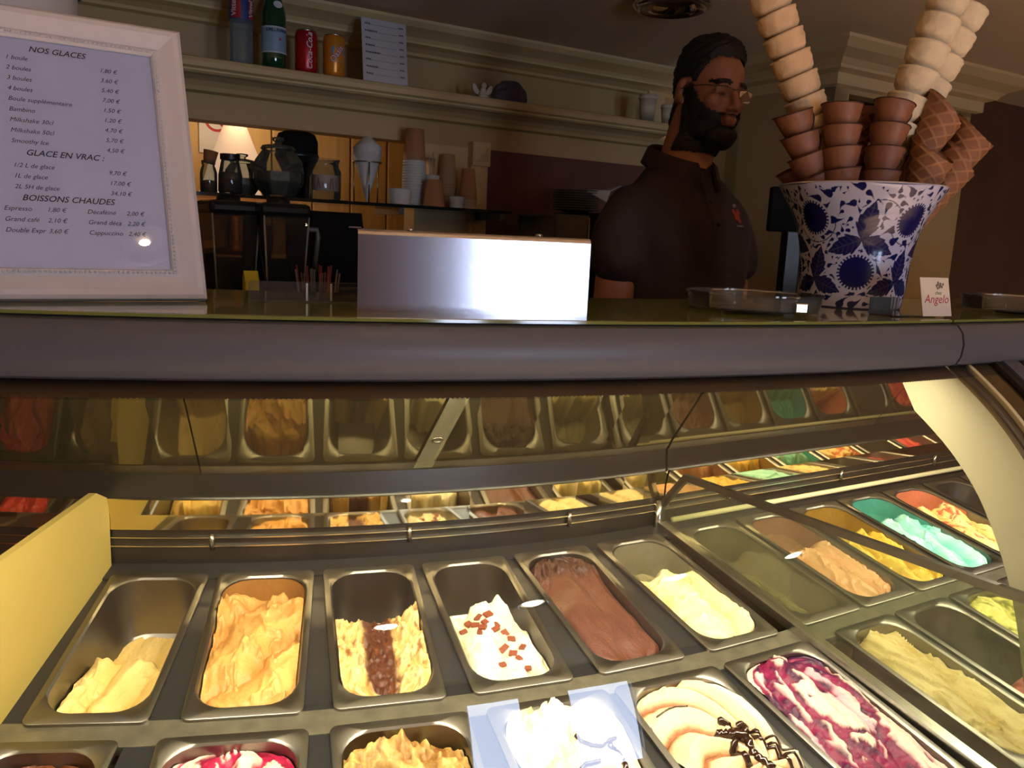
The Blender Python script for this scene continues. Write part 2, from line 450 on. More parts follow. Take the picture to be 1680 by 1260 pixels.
frit_m = mat('brown_frit_band', (86, 70, 52), 0.55, var=0.08)
blue_trim = mat('blue_grey_trim', (92, 94, 112), 0.4, metal=0.4)
gasket = mat('dark_gasket', (26, 22, 16), 0.6)

GP0 = [(.566, 1.341), (.60, 1.317), (.64, 1.285), (.68, 1.245), (.715, 1.20), (.75, 1.14), (.78, 1.075), (.805, 1.0), (.825, .92), (.84, .84), (.85, .76), (.855, .70)]
def densify(p, n=4):
    out = []
    for i in range(len(p) - 1):
        a, b, c, d = p[max(i - 1, 0)], p[i], p[i + 1], p[min(i + 2, len(p) - 1)]
        for k in range(n):
            t_ = k / n
            out.append(tuple(.5 * (2 * b[j] + (c[j] - a[j]) * t_ + (2 * a[j] - 5 * b[j] + 4 * c[j] - d[j]) * t_ ** 2 + (3 * b[j] - a[j] - 3 * c[j] + d[j]) * t_ ** 3) for j in (0, 1)))
    return out + [p[-1]]
GP = densify(GP0)
def off(prof, d):
    out = []
    for i, (a, b) in enumerate(prof):
        p0 = prof[max(i - 1, 0)]; p1 = prof[min(i + 1, len(prof) - 1)]
        dx, dz = p1[0] - p0[0], p1[1] - p0[1]; l = math.hypot(dx, dz)
        out.append((a + d * (-dz) / l, b + d * dx / l))
    return out            # d>0 is the customer side

def lights(parent, s0, s1, power):
    n = max(1, round((s1 - s0) / 0.42))
    for i in range(n):
        a = s0 + (s1 - s0) * (i + .04) / n; b = s0 + (s1 - s0) * (i + .96) / n
        MB().tube([P(a + (b - a) * q / 6, 0.528, 1.3475) for q in range(7)], .0075, 10).obj('fluorescent_tube', mat('warm_tube', (255, 250, 230), 0.4, emit=(255, 232, 180), estr=10), parent, smooth=True, world=True)
        m = (a + b) / 2
        ld = bpy.data.lights.new('case_tube_light', 'AREA'); ld.shape = 'RECTANGLE'; ld.size = (b - a) * 1.15; ld.size_y = 0.03
        ld.energy = power; ld.color = (1.0, 0.91, 0.72)
        lo = bpy.data.objects.new('case_tube_light', ld); COL.objects.link(lo)
        th = theta(m); ax = Vector((math.cos(th), math.sin(th), 0))
        aim = (P(m, 0.28, 0.84) - P(m, .53, 1.338)).normalized(); z = -aim
        x = ax; y = z.cross(x).normalized()
        lo.matrix_basis = worldmat(parent).inverted() @ (Matrix.Translation(P(m, .53, 1.338)) @ Matrix((x, y, z)).transposed().to_4x4())
        lo.parent = parent

def case_module(s0, s1, label, lamp_rng, power):
    c = P((s0 + s1) / 2, 0.3, 0)
    t = thing('display_case', label, 'display case', (c.x, c.y, 0.0), 0)
    hp = [(.505, 1.405), (.556, 1.405), (.570, 1.402), (.579, 1.392), (.583, 1.375), (.581, 1.356), (.575, 1.345), (.566, 1.341), (.552, 1.341), (.552, 1.352), (.505, 1.352)]
    MB().case(hp, s0, s1).obj('hood', hood_m, t, smooth=True, world=True, angle=35)
    MB().case([(.20, 1.401), (.556, 1.4055), (.562, 1.406), (.562, 1.4095), (.556, 1.410), (.20, 1.410)], s0, s1).obj('glass_top', ctop_m, t, world=True)
    MB().case([(.165, 1.386), (.52, 1.386), (.52, 1.3995), (.165, 1.3995)], s0, s1).obj('top_liner', cream_d, t, world=True)
    g = MB().case(GP, s0, s1, closed=False).obj('front_glass', fglass, t, smooth=True, world=True)
    # frit band with a toothed lower edge, on the inside of the glass
    ip = off(GP0, -.004)
    fbm_ = MB(); n = int((s1 - s0) / .0022)
    a0, a1 = ip[0], (ip[0][0] + (ip[1][0] - ip[0][0]) * .5, ip[0][1] + (ip[1][1] - ip[0][1]) * .5)
    e = (ip[1][0] - ip[0][0], ip[1][1] - ip[0][1])
    vs_ = []; fs = []
    for j in range(n + 1):
        ss = s0 + (s1 - s0) * j / n
        k = .50 + (.045 if j % 2 else 0)
        vs_ += [P(ss, ip[0][0] - e[0] * .22, ip[0][1] - e[1] * .22), P(ss, ip[0][0] + e[0] * k, ip[0][1] + e[1] * k)]
    fbm_.add(vs_, [(2 * j, 2 * j + 1, 2 * j + 3, 2 * j + 2) for j in range(n)])
    fbm_.obj('frit_band', frit_m, g, world=True)
    # base body under the glass and behind
    MB().case([(.885, 0.02), (.885, .70), (.845, .70), (.845, .06), (-.02, .06), (-.02, .02)], s0, s1, .1).obj('base_body', enamel, t, world=True)
    MB().case([(-.10, .02), (-.10, 1.0), (-.06, 1.0), (-.06, .02)], s0, s1, .1).obj('rear_body', enamel, t, world=True)
    # back assembly
    MB().case([(-.035, .87), (-.035, .962), (-.05, .962), (-.05, .87)], s0, s1).obj('rear_ledge', band_m, t, world=True)
    for z in (.947, .931):
        MB().case([(-.035, z - .001), (-.029, z - .001), (-.029, z + .001), (-.035, z + .001)], s0, s1).obj('ledge_lip', line_m, t, world=True)
    MB().case([(-.030, .962), (-.029, .990), (-.05, .990), (-.05, .962)], s0, s1, .06).obj('mirror_strip', mirror_m, t, world=True)
    MB().case([(-.029, .990), (-.022, 1.020), (-.05, 1.020), (-.05, .990)], s0, s1, .06).obj('mirror_strip', mirror_m, t, world=True)
    MB().case([(-.021, 1.020), (-.019, 1.0225), (-.05, 1.0225), (-.05, 1.020)], s0, s1).obj('strip_edge', line_m, t, world=True)
    MB().case([(-.030, 1.0225), (-.034, 1.066), (-.06, 1.066), (-.06, 1.0225)], s0, s1).obj('door_track', band_m, t, world=True)
    n = max(1, round((s1 - s0) / .86))
    for i in range(n):
        a, b = s0 + (s1 - s0) * i / n + .0015, s0 + (s1 - s0) * (i + 1) / n - .0015
        d = MB().case([(-.036, 1.066), (.179, 1.385), (.171, 1.387), (-.044, 1.068)], a, b, .06).obj('sliding_door', door_m, t, world=True)
        MB().case([(-.0345, 1.064), (-.0235, 1.082), (-.027, 1.083), (-.040, 1.066)], a, b).obj('door_rail', steel_dk, d, world=True)
    lights(t, *lamp_rng, power)
    return t
left = case_module(-.62, 1.305, 'curved ice cream display case with grey hood, left of the glass divider', (.2, 1.28), 6.3)
right = case_module(1.31, 2.72, 'straight ice cream display case with grey hood, beyond the glass divider', (1.34, 2.6), 3.6)

# deck rails ---------------------------------------------------------------
W, L = .165, .36
ROWB = .384
PITCHL = [-.08, .10, .28, .46, .64, .819, 1.002, 1.188]
BACK_R = [1.403, 1.579, 1.755, 1.931, 2.107, 2.283, 2.459]
FRONT_L = [.08, .2565, .455, .6475, .8385, 1.018, 1.1995]
FRONT_R = [1.445, 1.62, 1.797, 1.974, 2.15, 2.326]
def cross_rail(t, s0, s1, r0, r1, m=deck_m, dz=-.004, name='cross_rail'):
    MB().case([(r0, zdeck(r0) + dz), (r1, zdeck(r1) + dz), (r1, zdeck(r1) + dz - .012), (r0, zdeck(r0) + dz - .012)], s0, s1).obj(name, m, t, world=True)
for t, s0, s1 in ((left, -.62, 1.305), (right, 1.31, 2.72)):
    cross_rail(t, s0, s1, -.035, .012)
    cross_rail(t, s0, s1, .346, .392, mat('worn_steel_strip', (132, 127, 108), 0.42, metal=0.8, var=0.5, scale=40), -.006)
    cross_rail(t, s0, s1, .735, .84, steel_dk, -.006)
def long_rail(t, sa, sb, r0, r1, wa, wb):
    """wedge between two neighbouring pans"""
    vs_ = []
    for (ss, hw, sg_) in ((sa, wa, 1), (sb, wb, -1)):
        th = theta(ss); ex = Vector((math.cos(th), math.sin(th), 0))
        for r in (r0, r1):
            vs_.append(P(ss, r, zdeck(r) - .0075) + ex * sg_ * (hw - .008))
    lo = [v - Vector((0, 0, .01)) for v in vs_]
    MB().add(vs_ + lo, [(0, 1, 3, 2), (4, 6, 7, 5), (0, 2, 6, 4), (1, 5, 7, 3), (0, 4, 5, 1), (2, 3, 7, 6)]).obj('rail', deck_m, t, world=True)
for arr, r0, w, t in ((PITCHL, 0, W, left), (BACK_R, 0, W, right), (FRONT_L, ROWB, .197, left), (FRONT_R, ROWB, W, right)):
    for a, b in zip(arr[:-1], arr[1:]):
        long_rail(t, a, b, r0, r0 + .354, w / 2, w / 2)

# left end panel and right divider ----------------------------------------
def splate(name, poly, s, th_, m, t):
    thh = theta(s); ex = Vector((math.cos(thh), math.sin(thh), 0))
    n = len(poly)
    va = [P(s, r, z) - ex * th_ / 2 for r, z in poly]; vb = [P(s, r, z) + ex * th_ / 2 for r, z in poly]
    return MB().add(va + vb, [tuple(range(n)), tuple(reversed(range(n, 2 * n)))] + [(i, n + i, n + (i + 1) % n, (i + 1) % n) for i in range(n)]).obj(name, m, t, world=True)
splate('end_panel', [(-.028, .87), (-.028, 1.02), (.02, 1.045), (.75, 1.045), (.80, .97), (.82, .72), (.73, .735)], .178, .012, mat('yellow_enamel', (172, 150, 76), 0.4, var=0.04), left)
dv = splate('divider_pane', [(-.026, .88), (-.024, .945), (.044, 1.025), (.74, 1.04), (.79, .98), (.82, .74), (.73, zdeck(.73))], 1.2965, .006, dglass, left)
frame_m = mat('steel_frame', (150, 146, 130), 0.25, metal=1.0)
def bar(name, pts, s, w, h, m, t):
    thh = theta(s); ex = Vector((math.cos(thh), math.sin(thh), 0))
    b = MB()
    for (r0, z0), (r1, z1) in zip(pts[:-1], pts[1:]):
        d = Vector((r1 - r0, z1 - z0)); d.normalize(); nn = Vector((-d.y, d.x)) * h / 2
        vs_ = []
        for (r, z) in ((r0 - d.x * .002, z0 - d.y * .002), (r1 + d.x * .002, z1 + d.y * .002)):
            for sx in (-1, 1):
                for sn_ in (-1, 1):
                    vs_.append(P(s, r + nn.x * sn_, z + nn.y * sn_) + ex * sx * w / 2)
        b.add(vs_, [(0, 1, 3, 2), (4, 6, 7, 5), (0, 4, 5, 1), (2, 3, 7, 6), (0, 2, 6, 4), (1, 5, 7, 3)])
    return b.obj(name, m, t, world=True)
bar('divider_frame', [(-.026, .885), (-.024, .945), (.044, 1.025), (.74, 1.04), (.79, .98)], 1.2965, .012, .013, steel_dk, dv)
bar('divider_channel', [(-.02, zdeck(-.02) + .002), (.74, zdeck(.74) + .002)], 1.2965, .022, .016, steel, dv)
# back post of the divider
MB().tube([P(1.292, -.028, .86), P(1.292, -.028, .955)], .010, 12).obj('divider_post', frame_m, left, smooth=True, world=True)
# bright round rail at the back of the right hand case
MB().tube([P(1.315, -.008, .913), P(2.70, -.008, .913)], .006, 10).obj('rear_rod', enamel, right, smooth=True, world=True)
for ss in (.36, .72, 1.06): MB().tube([P(ss, -.030, .925), P(ss, -.030, .955)], .005, 8).obj('ledge_stud', frame_m, left, smooth=True, world=True)
for ss in (1.5, 1.9, 2.3): MB().tube([P(ss, -.030, .925), P(ss, -.030, .955)], .005, 8).obj('ledge_stud', frame_m, right, smooth=True, world=True)
# end frame of the left case, where the two front glasses meet
inner = off(GP, -.012); inner2 = off(GP, -.098)
ply = inner + list(reversed(inner2)) + [(.455, 1.345), (.55, 1.345)]
splate('end_frame', ply, 1.330, .014, mat('ivory_enamel', (138, 131, 102), 0.5, var=0.03), left)
def along(name, prof, s, rad, m, t): return MB().tube([P(s, r, z) for r, z in prof], rad, 8).obj(name, m, t, smooth=True, world=True)
along('seal', off(GP, -.007), 1.342, .006, gasket, left)
along('seal_bead', off(GP, -.005), 1.358, .007, enamel, left)
def ribbon(name, s0, s1, d0, d1, m, t):
    a, b = off(GP, d0), off(GP, d1)
    vs_ = []; n = len(a)
    for (r, z), (r2, z2) in zip(a, b):
        vs_ += [P(s0, r, z), P(s1, r, z), P(s1, r2, z2), P(s0, r2, z2)]
    fs = [(4 * i + k, 4 * i + (k + 1) % 4, 4 * i + 4 + (k + 1) % 4, 4 * i + 4 + k) for i in range(n - 1) for k in range(4)] + [(0, 1, 2, 3), (4 * n - 1, 4 * n - 2, 4 * n - 3, 4 * n - 4)]
    return MB().add(vs_, fs).obj(name, m, t, world=True)
ribbon('glass_margin', 1.368, 1.416, -.006, -.003, mat('bronze_margin', (104, 92, 56), 0.4), right)
ribbon('seal', 1.416, 1.432, -.004, .006, gasket, right)
ribbon('glass_trim', 1.432, 1.470, -.004, .010, blue_trim, right)
# milky strip and ring, built in place of a reflection in the sliding doors
def door_reflection(s, lean, wd):
    # door plane: (-.036,1.066)->(.094,1.385); stand 3 mm in front
    def dp(k): return (-.036 + .215 * k + .005, 1.066 + .319 * k - .002)
    vs_ = []
    m_ = 24
    th = theta(s); ex = Vector((math.cos(th), math.sin(th), 0))
    b = MB(); k0, k1 = .02, .62
    for i in range(m_ + 1):
        k = k0 + (k1 - k0) * i / m_
        r, z = dp(k); c = P(s, r, z) + ex * lean * (k - k0)
        vs_ += [c - ex * wd / 2, c + ex * wd / 2]
    b.add(vs_, [(2 * i, 2 * i + 1, 2 * i + 3, 2 * i + 2) for i in range(m_)])
    o = b.obj('door_reflection', glass('reflection_strip', (225, 220, 190), 1.4, haze=.16, hazec=(200, 195, 150)), left, world=True)
    r, z = dp(.22); c = P(s, r + .001, z) + ex * lean * .2
    ring = MB(); e2 = Vector((0, 0, 1)) * .83 + Vector((math.sin(th), -math.cos(th), 0)) * .56
    ring.tube([c + ex * .009 * math.cos(a * PI / 10) + e2 * .006 * math.sin(a * PI / 10) for a in range(21)], .0022, 6)
    ring.obj('reflected_hole', frame_m, o, smooth=True, world=True)
door_reflection(.742, .085, .036)
# ================================================================== PANS
pan_m = mat('pan_steel', (134, 130, 122), 0.36, metal=1.0, var=0.12, scale=16, bump=0.02, bscale=40)
def rrect(hw, y0, y1, rad, n=7):
    pts = []
    for cx_, cy_, a0 in ((hw - rad, y0 - rad, 0), (-hw + rad, y0 - rad, 90), (-hw + rad, y1 + rad, 180), (hw - rad, y1 + rad, 270)):
        for i in range(n):
            a = math.radians(a0 + 90 * i / (n - 1))
            pts.append((cx_ + rad * math.cos(a), cy_ + rad * math.sin(a)))
    return pts
PAN_MESH = {}
def pan_mesh(w):
    if w in PAN_MESH: return PAN_MESH[w]
    hw = w / 2; I = hw - .0125
    loops = [(rrect(hw - .001, 0, -L, .010), -.009), (rrect(hw, 0, -L, .012), -.006), (rrect(hw, 0, -L, .012), -.001), (rrect(hw - .002, -.002, -L + .002, .011), 0.0),
             (rrect(I + .003, -.015, -L + .019, .045), 0.0), (rrect(I, -.018, -L + .022, .045), -.003), (rrect(I - .002, -.021, -L + .025, .045), -.05),
             (rrect(I - .010, -.028, -L + .034, .042), -.108), (rrect(I - .020, -.042, -L + .046, .035), -.120)]
    vs_ = []; fs = []; n = len(loops[0][0])
    for pts, z in loops: vs_ += [(x, y, z) for x, y in pts]
    for j in range(len(loops) - 1):
        for i in range(n):
            k = (i + 1) % n; fs.append((j * n + i, (j + 1) * n + i, (j + 1) * n + k, j * n + k))
    fs.append(tuple((len(loops) - 1) * n + i for i in range(n)))
    me = bpy.data.meshes.new('gelato_pan'); me.from_pydata(vs_, [], fs); me.materials.append(pan_m)
    me.polygons.foreach_set('use_smooth', [True] * len(me.polygons)); me.set_sharp_from_angle(angle=math.radians(40)); me.update()
    PAN_MESH[w] = me
    return me
def pan_matrix(s, r0):
    th = theta(s)
    ex = Vector((math.cos(th), math.sin(th), 0))
    ef = Vector((math.sin(th) * math.cos(TILT), -math.cos(th) * math.cos(TILT), -math.sin(TILT)))
    ey = -ef; ez = ex.cross(ey)
    return Matrix.Translation(P(s, r0, zdeck(r0))) @ Matrix((ex, ey, ez)).transposed().to_4x4()

def ice_mesh(w, spec, seed, nx=76, ny=156):
    I = w / 2 - .014
    X, Y = np.meshgrid(np.linspace(-1, 1, nx), np.linspace(0, 1, ny), indexing='ij')
    y0, y1 = -.0195, -L + .0235
    yy = y0 + (y1 - y0) * Y
    rad = .045
    d = np.maximum(0, np.maximum(yy - (y0 - rad), (y1 + rad) - yy))
    hwid = I - (rad - np.sqrt(np.maximum(rad ** 2 - np.minimum(d, rad) ** 2, 0)))
    h, colr = spec(X, Y, seed)
    h = np.clip(h, -.116, .06)
    hwid = hwid - np.clip(-h - .003, 0, .12) * .085
    xx = X * hwid
    V = np.stack([xx, yy, h], -1).reshape(-1, 3)
    idx = np.arange(nx * ny).reshape(nx, ny)
    q = np.stack([idx[:-1, :-1], idx[:-1, 1:], idx[1:, 1:], idx[1:, :-1]], -1).reshape(-1, 4)
    hv = h.reshape(-1)
    q = q[(hv[q] > -.1145).any(1)]
    # q order: make normals up
    q = q[:, ::-1]
    c = np.concatenate([np.clip(colr, 0, 1).reshape(-1, 3), np.ones((nx * ny, 1))], 1)
    return V, q, c
def mixc(a, b, m):
    return a * (1 - m[..., None]) + b * m[..., None]
def flat(c, X): return np.broadcast_to(clin(c), X.shape + (3,)).copy()
def warp(X, Y, seed, k=1.0, f=2.0):
    return X + k * (fbm(X * f + 3, Y * f * 2, seed + 50) - .5), Y + k * .5 * (fbm(X * f, Y * f * 2 + 5, seed + 60) - .5)
def edge(X, Y):    # slight dip at the walls
    return -.006 * sstep(.80, 1.0, np.abs(X)) - .006 * sstep(.94, 1, Y) - .006 * sstep(.06, 0, Y)
def folds(X, Y, seed, f=3.0, ang=.4):
    a, b = warp(X, Y, seed, .55, 1.6)
    t = (a * math.cos(ang) + b * 2.2 * math.sin(ang)) * f
    s = np.abs(((t * .5) % 1.0) * 2 - 1)
    return s ** .7

def smooth_full(c1, c2, top=-.008, fold=.012, back=0.0, back_h=-.1, ang=.5, f=2.5, wall=None):
    def sp(X, Y, seed):
        fo = folds(X, Y, seed, f, ang)
        aw, bw = warp(X, Y, seed + 70, 1.2, 1.4)
        rdg = (1 - np.abs(2 * fbm(aw * 1.8 + 3, bw * 4.0, seed + 71, 3) - 1)) ** 8
        h = top + fold * (fo - .5) + fold * .55 * rdg + .012 * (fbm(X * 2, Y * 4, seed, 3) - .5) + edge(X, Y)
        m = np.clip(fo * .8 + (fbm(X * 3, Y * 7, seed + 9) - .5), 0, 1)
        c = mixc(flat(c1, X), flat(c2, X), m)
        if back:
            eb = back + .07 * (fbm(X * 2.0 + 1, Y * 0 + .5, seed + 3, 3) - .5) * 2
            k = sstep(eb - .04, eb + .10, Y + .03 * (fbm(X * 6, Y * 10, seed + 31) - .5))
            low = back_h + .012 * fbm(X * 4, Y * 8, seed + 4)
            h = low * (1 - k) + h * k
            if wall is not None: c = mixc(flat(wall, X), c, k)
        return h, c
    return sp
def tiramisu(X, Y, seed):
    eb = .36 + .05 * (fbm(X * 3, X * 0, seed) - .5) - .07 * sstep(.5, 1, X)
    k = sstep(eb - .02, eb + .06, Y)
    n = fbm(X * 7, Y * 16, seed, 4)
    h = -.012 + .016 * np.abs(X) ** 2 + .012 * (n - .5) * 2 * sstep(.2, .4, np.abs(X)) + .006 * (fbm(X * 16, Y * 34, seed + 41, 3) - .5) * 2 + .010 * (folds(X, Y, seed, 3, .9) - .5) * sstep(.2, .5, np.abs(X)) + edge(X, Y)
    h = h * k + -.118 * (1 - k)
    st = 1 - sstep(.28, .44, np.abs(X + .04 + .12 * (Y - .7)) + .22 * (fbm(X * 6, Y * 12, seed + 2) - .5))
    c = mixc(flat((206, 158, 84), X), flat((236, 205, 140), X), np.clip(n * 1.5 - .3, 0, 1))
    c = mixc(c, flat((80, 40, 18), X), st)
    c = mixc(c, flat((120, 62, 24), X), sstep(.62, .75, fbm(X * 9, Y * 20, seed + 5)) * .8)
    return h, c
def fior(X, Y, seed):
    eb = .27 + .10 * (fbm(X * 2 + 4, X * 0 + 2, seed) - .5) * 2 + .16 * sstep(.45, 1, X) + .05 * sstep(-.4, -1, X)
    k = sstep(eb - .03, eb + .10, Y + .06 * (fbm(X * 5, Y * 8, seed + 31) - .5))
    n = fbm(X * 4, Y * 9, seed, 4); fo = folds(X, Y, seed, 2.6, .8)
    h = -.012 + .009 * (n - .5) * 2 + .011 * (fo - .5) - .05 * sstep(.60, 1.0, X) * sstep(.3, 1.0, 1 - Y * .6) + edge(X, Y)
    h = h * k - .118 * (1 - k)
    c = mixc(flat((226, 208, 150), X), flat((248, 240, 212), X), np.clip(fo * .7 + n * .5, 0, 1))
    return h, c
def choco(X, Y, seed):
    rough = sstep(.24, .14, Y + .06 * (fbm(X * 4, Y * 4, seed) - .5))
    n = fbm(X * 10, Y * 22, seed, 4)
    h = -.014 + .012 * (fbm(X * 1.6, Y * 3, seed + 1, 3) - .5) * 2 + rough * (.006 + .022 * (n - .5)) + .007 * (folds(X, Y, seed, 1.8, .3) - .5) + edge(X, Y)
    c = mixc(flat((96, 55, 38), X), flat((60, 32, 22), X), rough * (.5 + .5 * n))
    return h, c
def ripple(base1, base2, rip1, rip2, top=.004, amount=.5, back=0.0, ang=.9, f=2.2, chunk=.006, fx=2.2, fy=5.0):
    def sp(X, Y, seed):
        a, b = warp(X, Y, seed, 1.1, 1.5)
        fo = folds(X, Y, seed, f, ang)
        n = fbm(X * 6, Y * 13, seed, 4)
        h = top + .014 * (fo - .5) + .004 * (fbm(X * 14, Y * 30, seed + 42, 3) - .5) + chunk * (n - .5) * 2 + .012 * (fbm(X * 2, Y * 3, seed + 2, 2) - .5) * 2 + edge(X, Y)
        rm_ = fbm(a * fx + 7, b * fy + 1, seed + 20, 4)
        m = sstep(.5 - amount * .16, .5 - amount * .16 + .10, 1 - np.abs(rm_ - .52) * 3.2 - .42)
        c = mixc(flat(base1, X), flat(base2, X), np.clip(fo, 0, 1))
        c = mixc(c, mixc(flat(rip1, X), flat(rip2, X), sstep(.35, .65, n)), m)
        h = h - .004 * m
        if back:
            k = sstep(back - .03, back + .05, Y + .08 * (n - .5)); h = h * k - .1 * (1 - k)
        return h, c
    return sp
def nutty(X, Y, seed):
    n = fbm(X * 7, Y * 15, seed, 5); fo = folds(X, Y, seed, 2.4, 1.1)
    h = -.006 + .015 * (n - .5) * 2 + .012 * (fo - .5) + .014 * (fbm(X * 2, Y * 3, seed + 2, 2) - .5) * 2 + edge(X, Y) - .04 * sstep(.12, .0, Y + .10 * (1 - np.abs(X)))
    c = mixc(flat((132, 84, 30), X), flat((222, 190, 110), X), np.clip(n * 1.9 - .45, 0, 1))
    c = mixc(c, flat((116, 70, 24), X), sstep(.60, .70, fbm(X * 5, Y * 10, seed + 7)) * .75)
    return h, c
def swirlpeak(X, Y, seed):
    # fan-shaped caramel folds towards a centre
    cx_, cy_ = .25, .62
    dx, dy = X - cx_, (Y - cy_) * 2.1
    ang = np.arctan2(dy, dx); rr = np.sqrt(dx ** 2 + dy ** 2)
    t = ang * 3.2 / PI * 2 + rr * 1.3 + .5 * fbm(X * 2, Y * 4, seed)
    s = np.abs((t % 1.0) * 2 - 1) ** .8
    h = .012 + .020 * (s - .5) * sstep(0, .5, rr) + .010 * (1 - sstep(0, .8, rr)) + edge(X, Y) - .02 * sstep(.8, 1.6, rr)
    c = mixc(flat((150, 86, 40), X), flat((238, 214, 164), X), sstep(.05, .55, s))
    c = mixc(c, flat((246, 234, 206), X), sstep(.5, 1, X) * .7)
    return h, c

def smear_on(o, w, rgb, reach):
    """thin film of ice cream left on the inner walls at the back of the pan"""
    I = w / 2 - .0125
    lv = [(I - .0012, -.0192, -L + .0232, .045, -.005), (I - .0030, -.0220, -L + .026, .045, -.05), (I - .0112, -.0292, -L + .0352, .042, -.106)]
    loops = []
    for hw_, a, b, rd, z in lv: loops.append([(x, y, z) for x, y in rrect(hw_, a, b, rd, 12)])
    n = len(loops[0]); vs_ = [v for l in loops for v in l]; fs = []
    for j in range(2):
        for i in range(n):
            k = (i + 1) % n
            q = (j * n + i, (j + 1) * n + i, (j + 1) * n + k, j * n + k)
            if all(vs_[t_][1] > -reach - .02 * math.sin(t_ * 1.7) for t_ in q): fs.append(q)
    # long straight sides: add the back stretch that the coarse loop leaves out
    for sx in (-1, 1):
        b_ = len(vs_); st = []
        for (hw_, a, bb, rd, z) in lv:
            for m_ in range(7): st.append((sx * hw_, (a - rd) + (-reach - (a - rd)) * m_ / 6 - (.012 * math.sin(m_ * 2 + z * 90) if m_ == 6 else 0), z))
        vs_ += st
        for j in range(2):
            for m_ in range(6):
                q = (b_ + j * 7 + m_, b_ + j * 7 + m_ + 1, b_ + (j + 1) * 7 + m_ + 1, b_ + (j + 1) * 7 + m_); fs.append(q if sx > 0 else q[::-1])
    make('wall_film', vs_, fs, mat('film_%d_%d_%d' % rgb, rgb, 0.35, var=0.25, scale=50, bump=0.3, bscale=120), o, smooth=True)  # film colours are darkened for the shade inside the pan
ice_m = vcol('ice_cream', 0.42, bump=0.45, bscale=190, spec=0.4, sss=0.0, var=0.12)
def put(s, r0, w, plabel, spec, ilabel, seed, group_p='steel pans in the display case', name='ice_cream', smear=None):
    M = pan_matrix(s, r0)
    p = bpy.data.objects.new('gelato_pan', pan_mesh(w)); COL.objects.link(p); p.matrix_basis = M
    tag(p, plabel, 'pan', group_p)
    if spec is None: return p, None
    V, q, c = ice_mesh(w, spec, seed)
    o = make(name, V.tolist(), q.tolist(), ice_m, None, smooth=True, tint=c)
    o.matrix_basis = M
    tag(o, ilabel, 'ice cream', 'ice creams in the display case')
    if smear: smear_on(o, w, *smear)
    return p, o
WF = .197
put(PITCHL[0], 0, W, 'steel pan behind the left end panel, holding red sorbet', smooth_full((190, 40, 30), (215, 70, 50), -.03), 'red sorbet behind the cream left end panel, far left', 11)
put(PITCHL[1], 0, W, 'steel pan just left of the cream end panel, back row', smooth_full((200, 170, 110), (225, 200, 140), -.04), 'pale beige ice cream left of the cream end panel, back row', 12)
put(PITCHL[2], 0, W, 'steel pan in the back row, first inside the left end panel', smooth_full((214, 176, 92), (236, 206, 130), -.045, .014, back=.42, back_h=-.118), 'yellow ice cream left of the caramel one, back row', 13)
put(PITCHL[3], 0, W, 'steel pan filled with smooth caramel ice cream, back row', smooth_full((186, 128, 58), (220, 170, 92), -.012, .022, back=.07, back_h=-.06, ang=1.1, f=2.1), 'smooth caramel coloured ice cream with thick folds filling its pan', 14, smear=((150, 104, 50), .10))
put(PITCHL[4], 0, W, 'half empty steel pan of ice cream with a cocoa stripe', tiramisu, 'tan ice cream with a brown cocoa powder stripe down the middle', 15)
p3, i3 = put(PITCHL[5], 0, W, 'half empty steel pan of white ice cream with biscuit bits', fior, 'white ice cream strewn with red brown biscuit pieces', 16)
put(PITCHL[6], 0, W, 'steel pan full of milk chocolate ice cream', choco, 'smooth brown chocolate ice cream with a rough dark back end', 17)
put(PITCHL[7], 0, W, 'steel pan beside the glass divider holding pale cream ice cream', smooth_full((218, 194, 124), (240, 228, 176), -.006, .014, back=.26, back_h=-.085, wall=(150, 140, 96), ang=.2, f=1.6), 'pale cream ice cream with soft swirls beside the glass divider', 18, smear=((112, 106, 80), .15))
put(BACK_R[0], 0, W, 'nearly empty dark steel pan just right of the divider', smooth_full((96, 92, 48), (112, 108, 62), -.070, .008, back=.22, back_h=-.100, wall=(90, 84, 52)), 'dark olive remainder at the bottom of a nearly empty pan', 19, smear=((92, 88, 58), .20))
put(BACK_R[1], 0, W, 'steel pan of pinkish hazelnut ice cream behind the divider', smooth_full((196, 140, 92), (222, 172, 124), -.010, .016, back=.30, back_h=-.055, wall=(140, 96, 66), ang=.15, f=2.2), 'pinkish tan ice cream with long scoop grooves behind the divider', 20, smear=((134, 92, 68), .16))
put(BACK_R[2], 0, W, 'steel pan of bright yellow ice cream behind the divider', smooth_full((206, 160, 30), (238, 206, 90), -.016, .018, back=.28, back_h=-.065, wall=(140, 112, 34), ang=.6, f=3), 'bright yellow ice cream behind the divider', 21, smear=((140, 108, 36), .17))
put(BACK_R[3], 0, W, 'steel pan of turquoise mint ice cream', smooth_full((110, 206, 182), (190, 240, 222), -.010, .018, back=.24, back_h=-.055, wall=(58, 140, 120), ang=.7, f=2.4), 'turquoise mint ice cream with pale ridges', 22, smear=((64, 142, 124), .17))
put(BACK_R[4], 0, W, 'steel pan of peach ice cream with yellow and red flecks', ripple((238, 190, 96), (250, 222, 150), (232, 130, 84), (200, 90, 60), -.012, .55, back=.20), 'peach and yellow ice cream with red flecks in the far pan', 23, smear=((196, 116, 80), .16))
put(BACK_R[5], 0, W, 'empty dark steel pan between the peach and the red ice cream', None, '', 24)
put(BACK_R[6], 0, W, 'steel pan of red sorbet at the far right end', smooth_full((206, 52, 52), (226, 84, 76), -.03), 'red sorbet in the rightmost pan of the back row', 25)
put(FRONT_L[0], ROWB, .165, 'steel pan outside the left end panel, front row', smooth_full((150, 120, 80), (176, 148, 104), -.03), 'beige ice cream outside the left end panel, front row', 30)
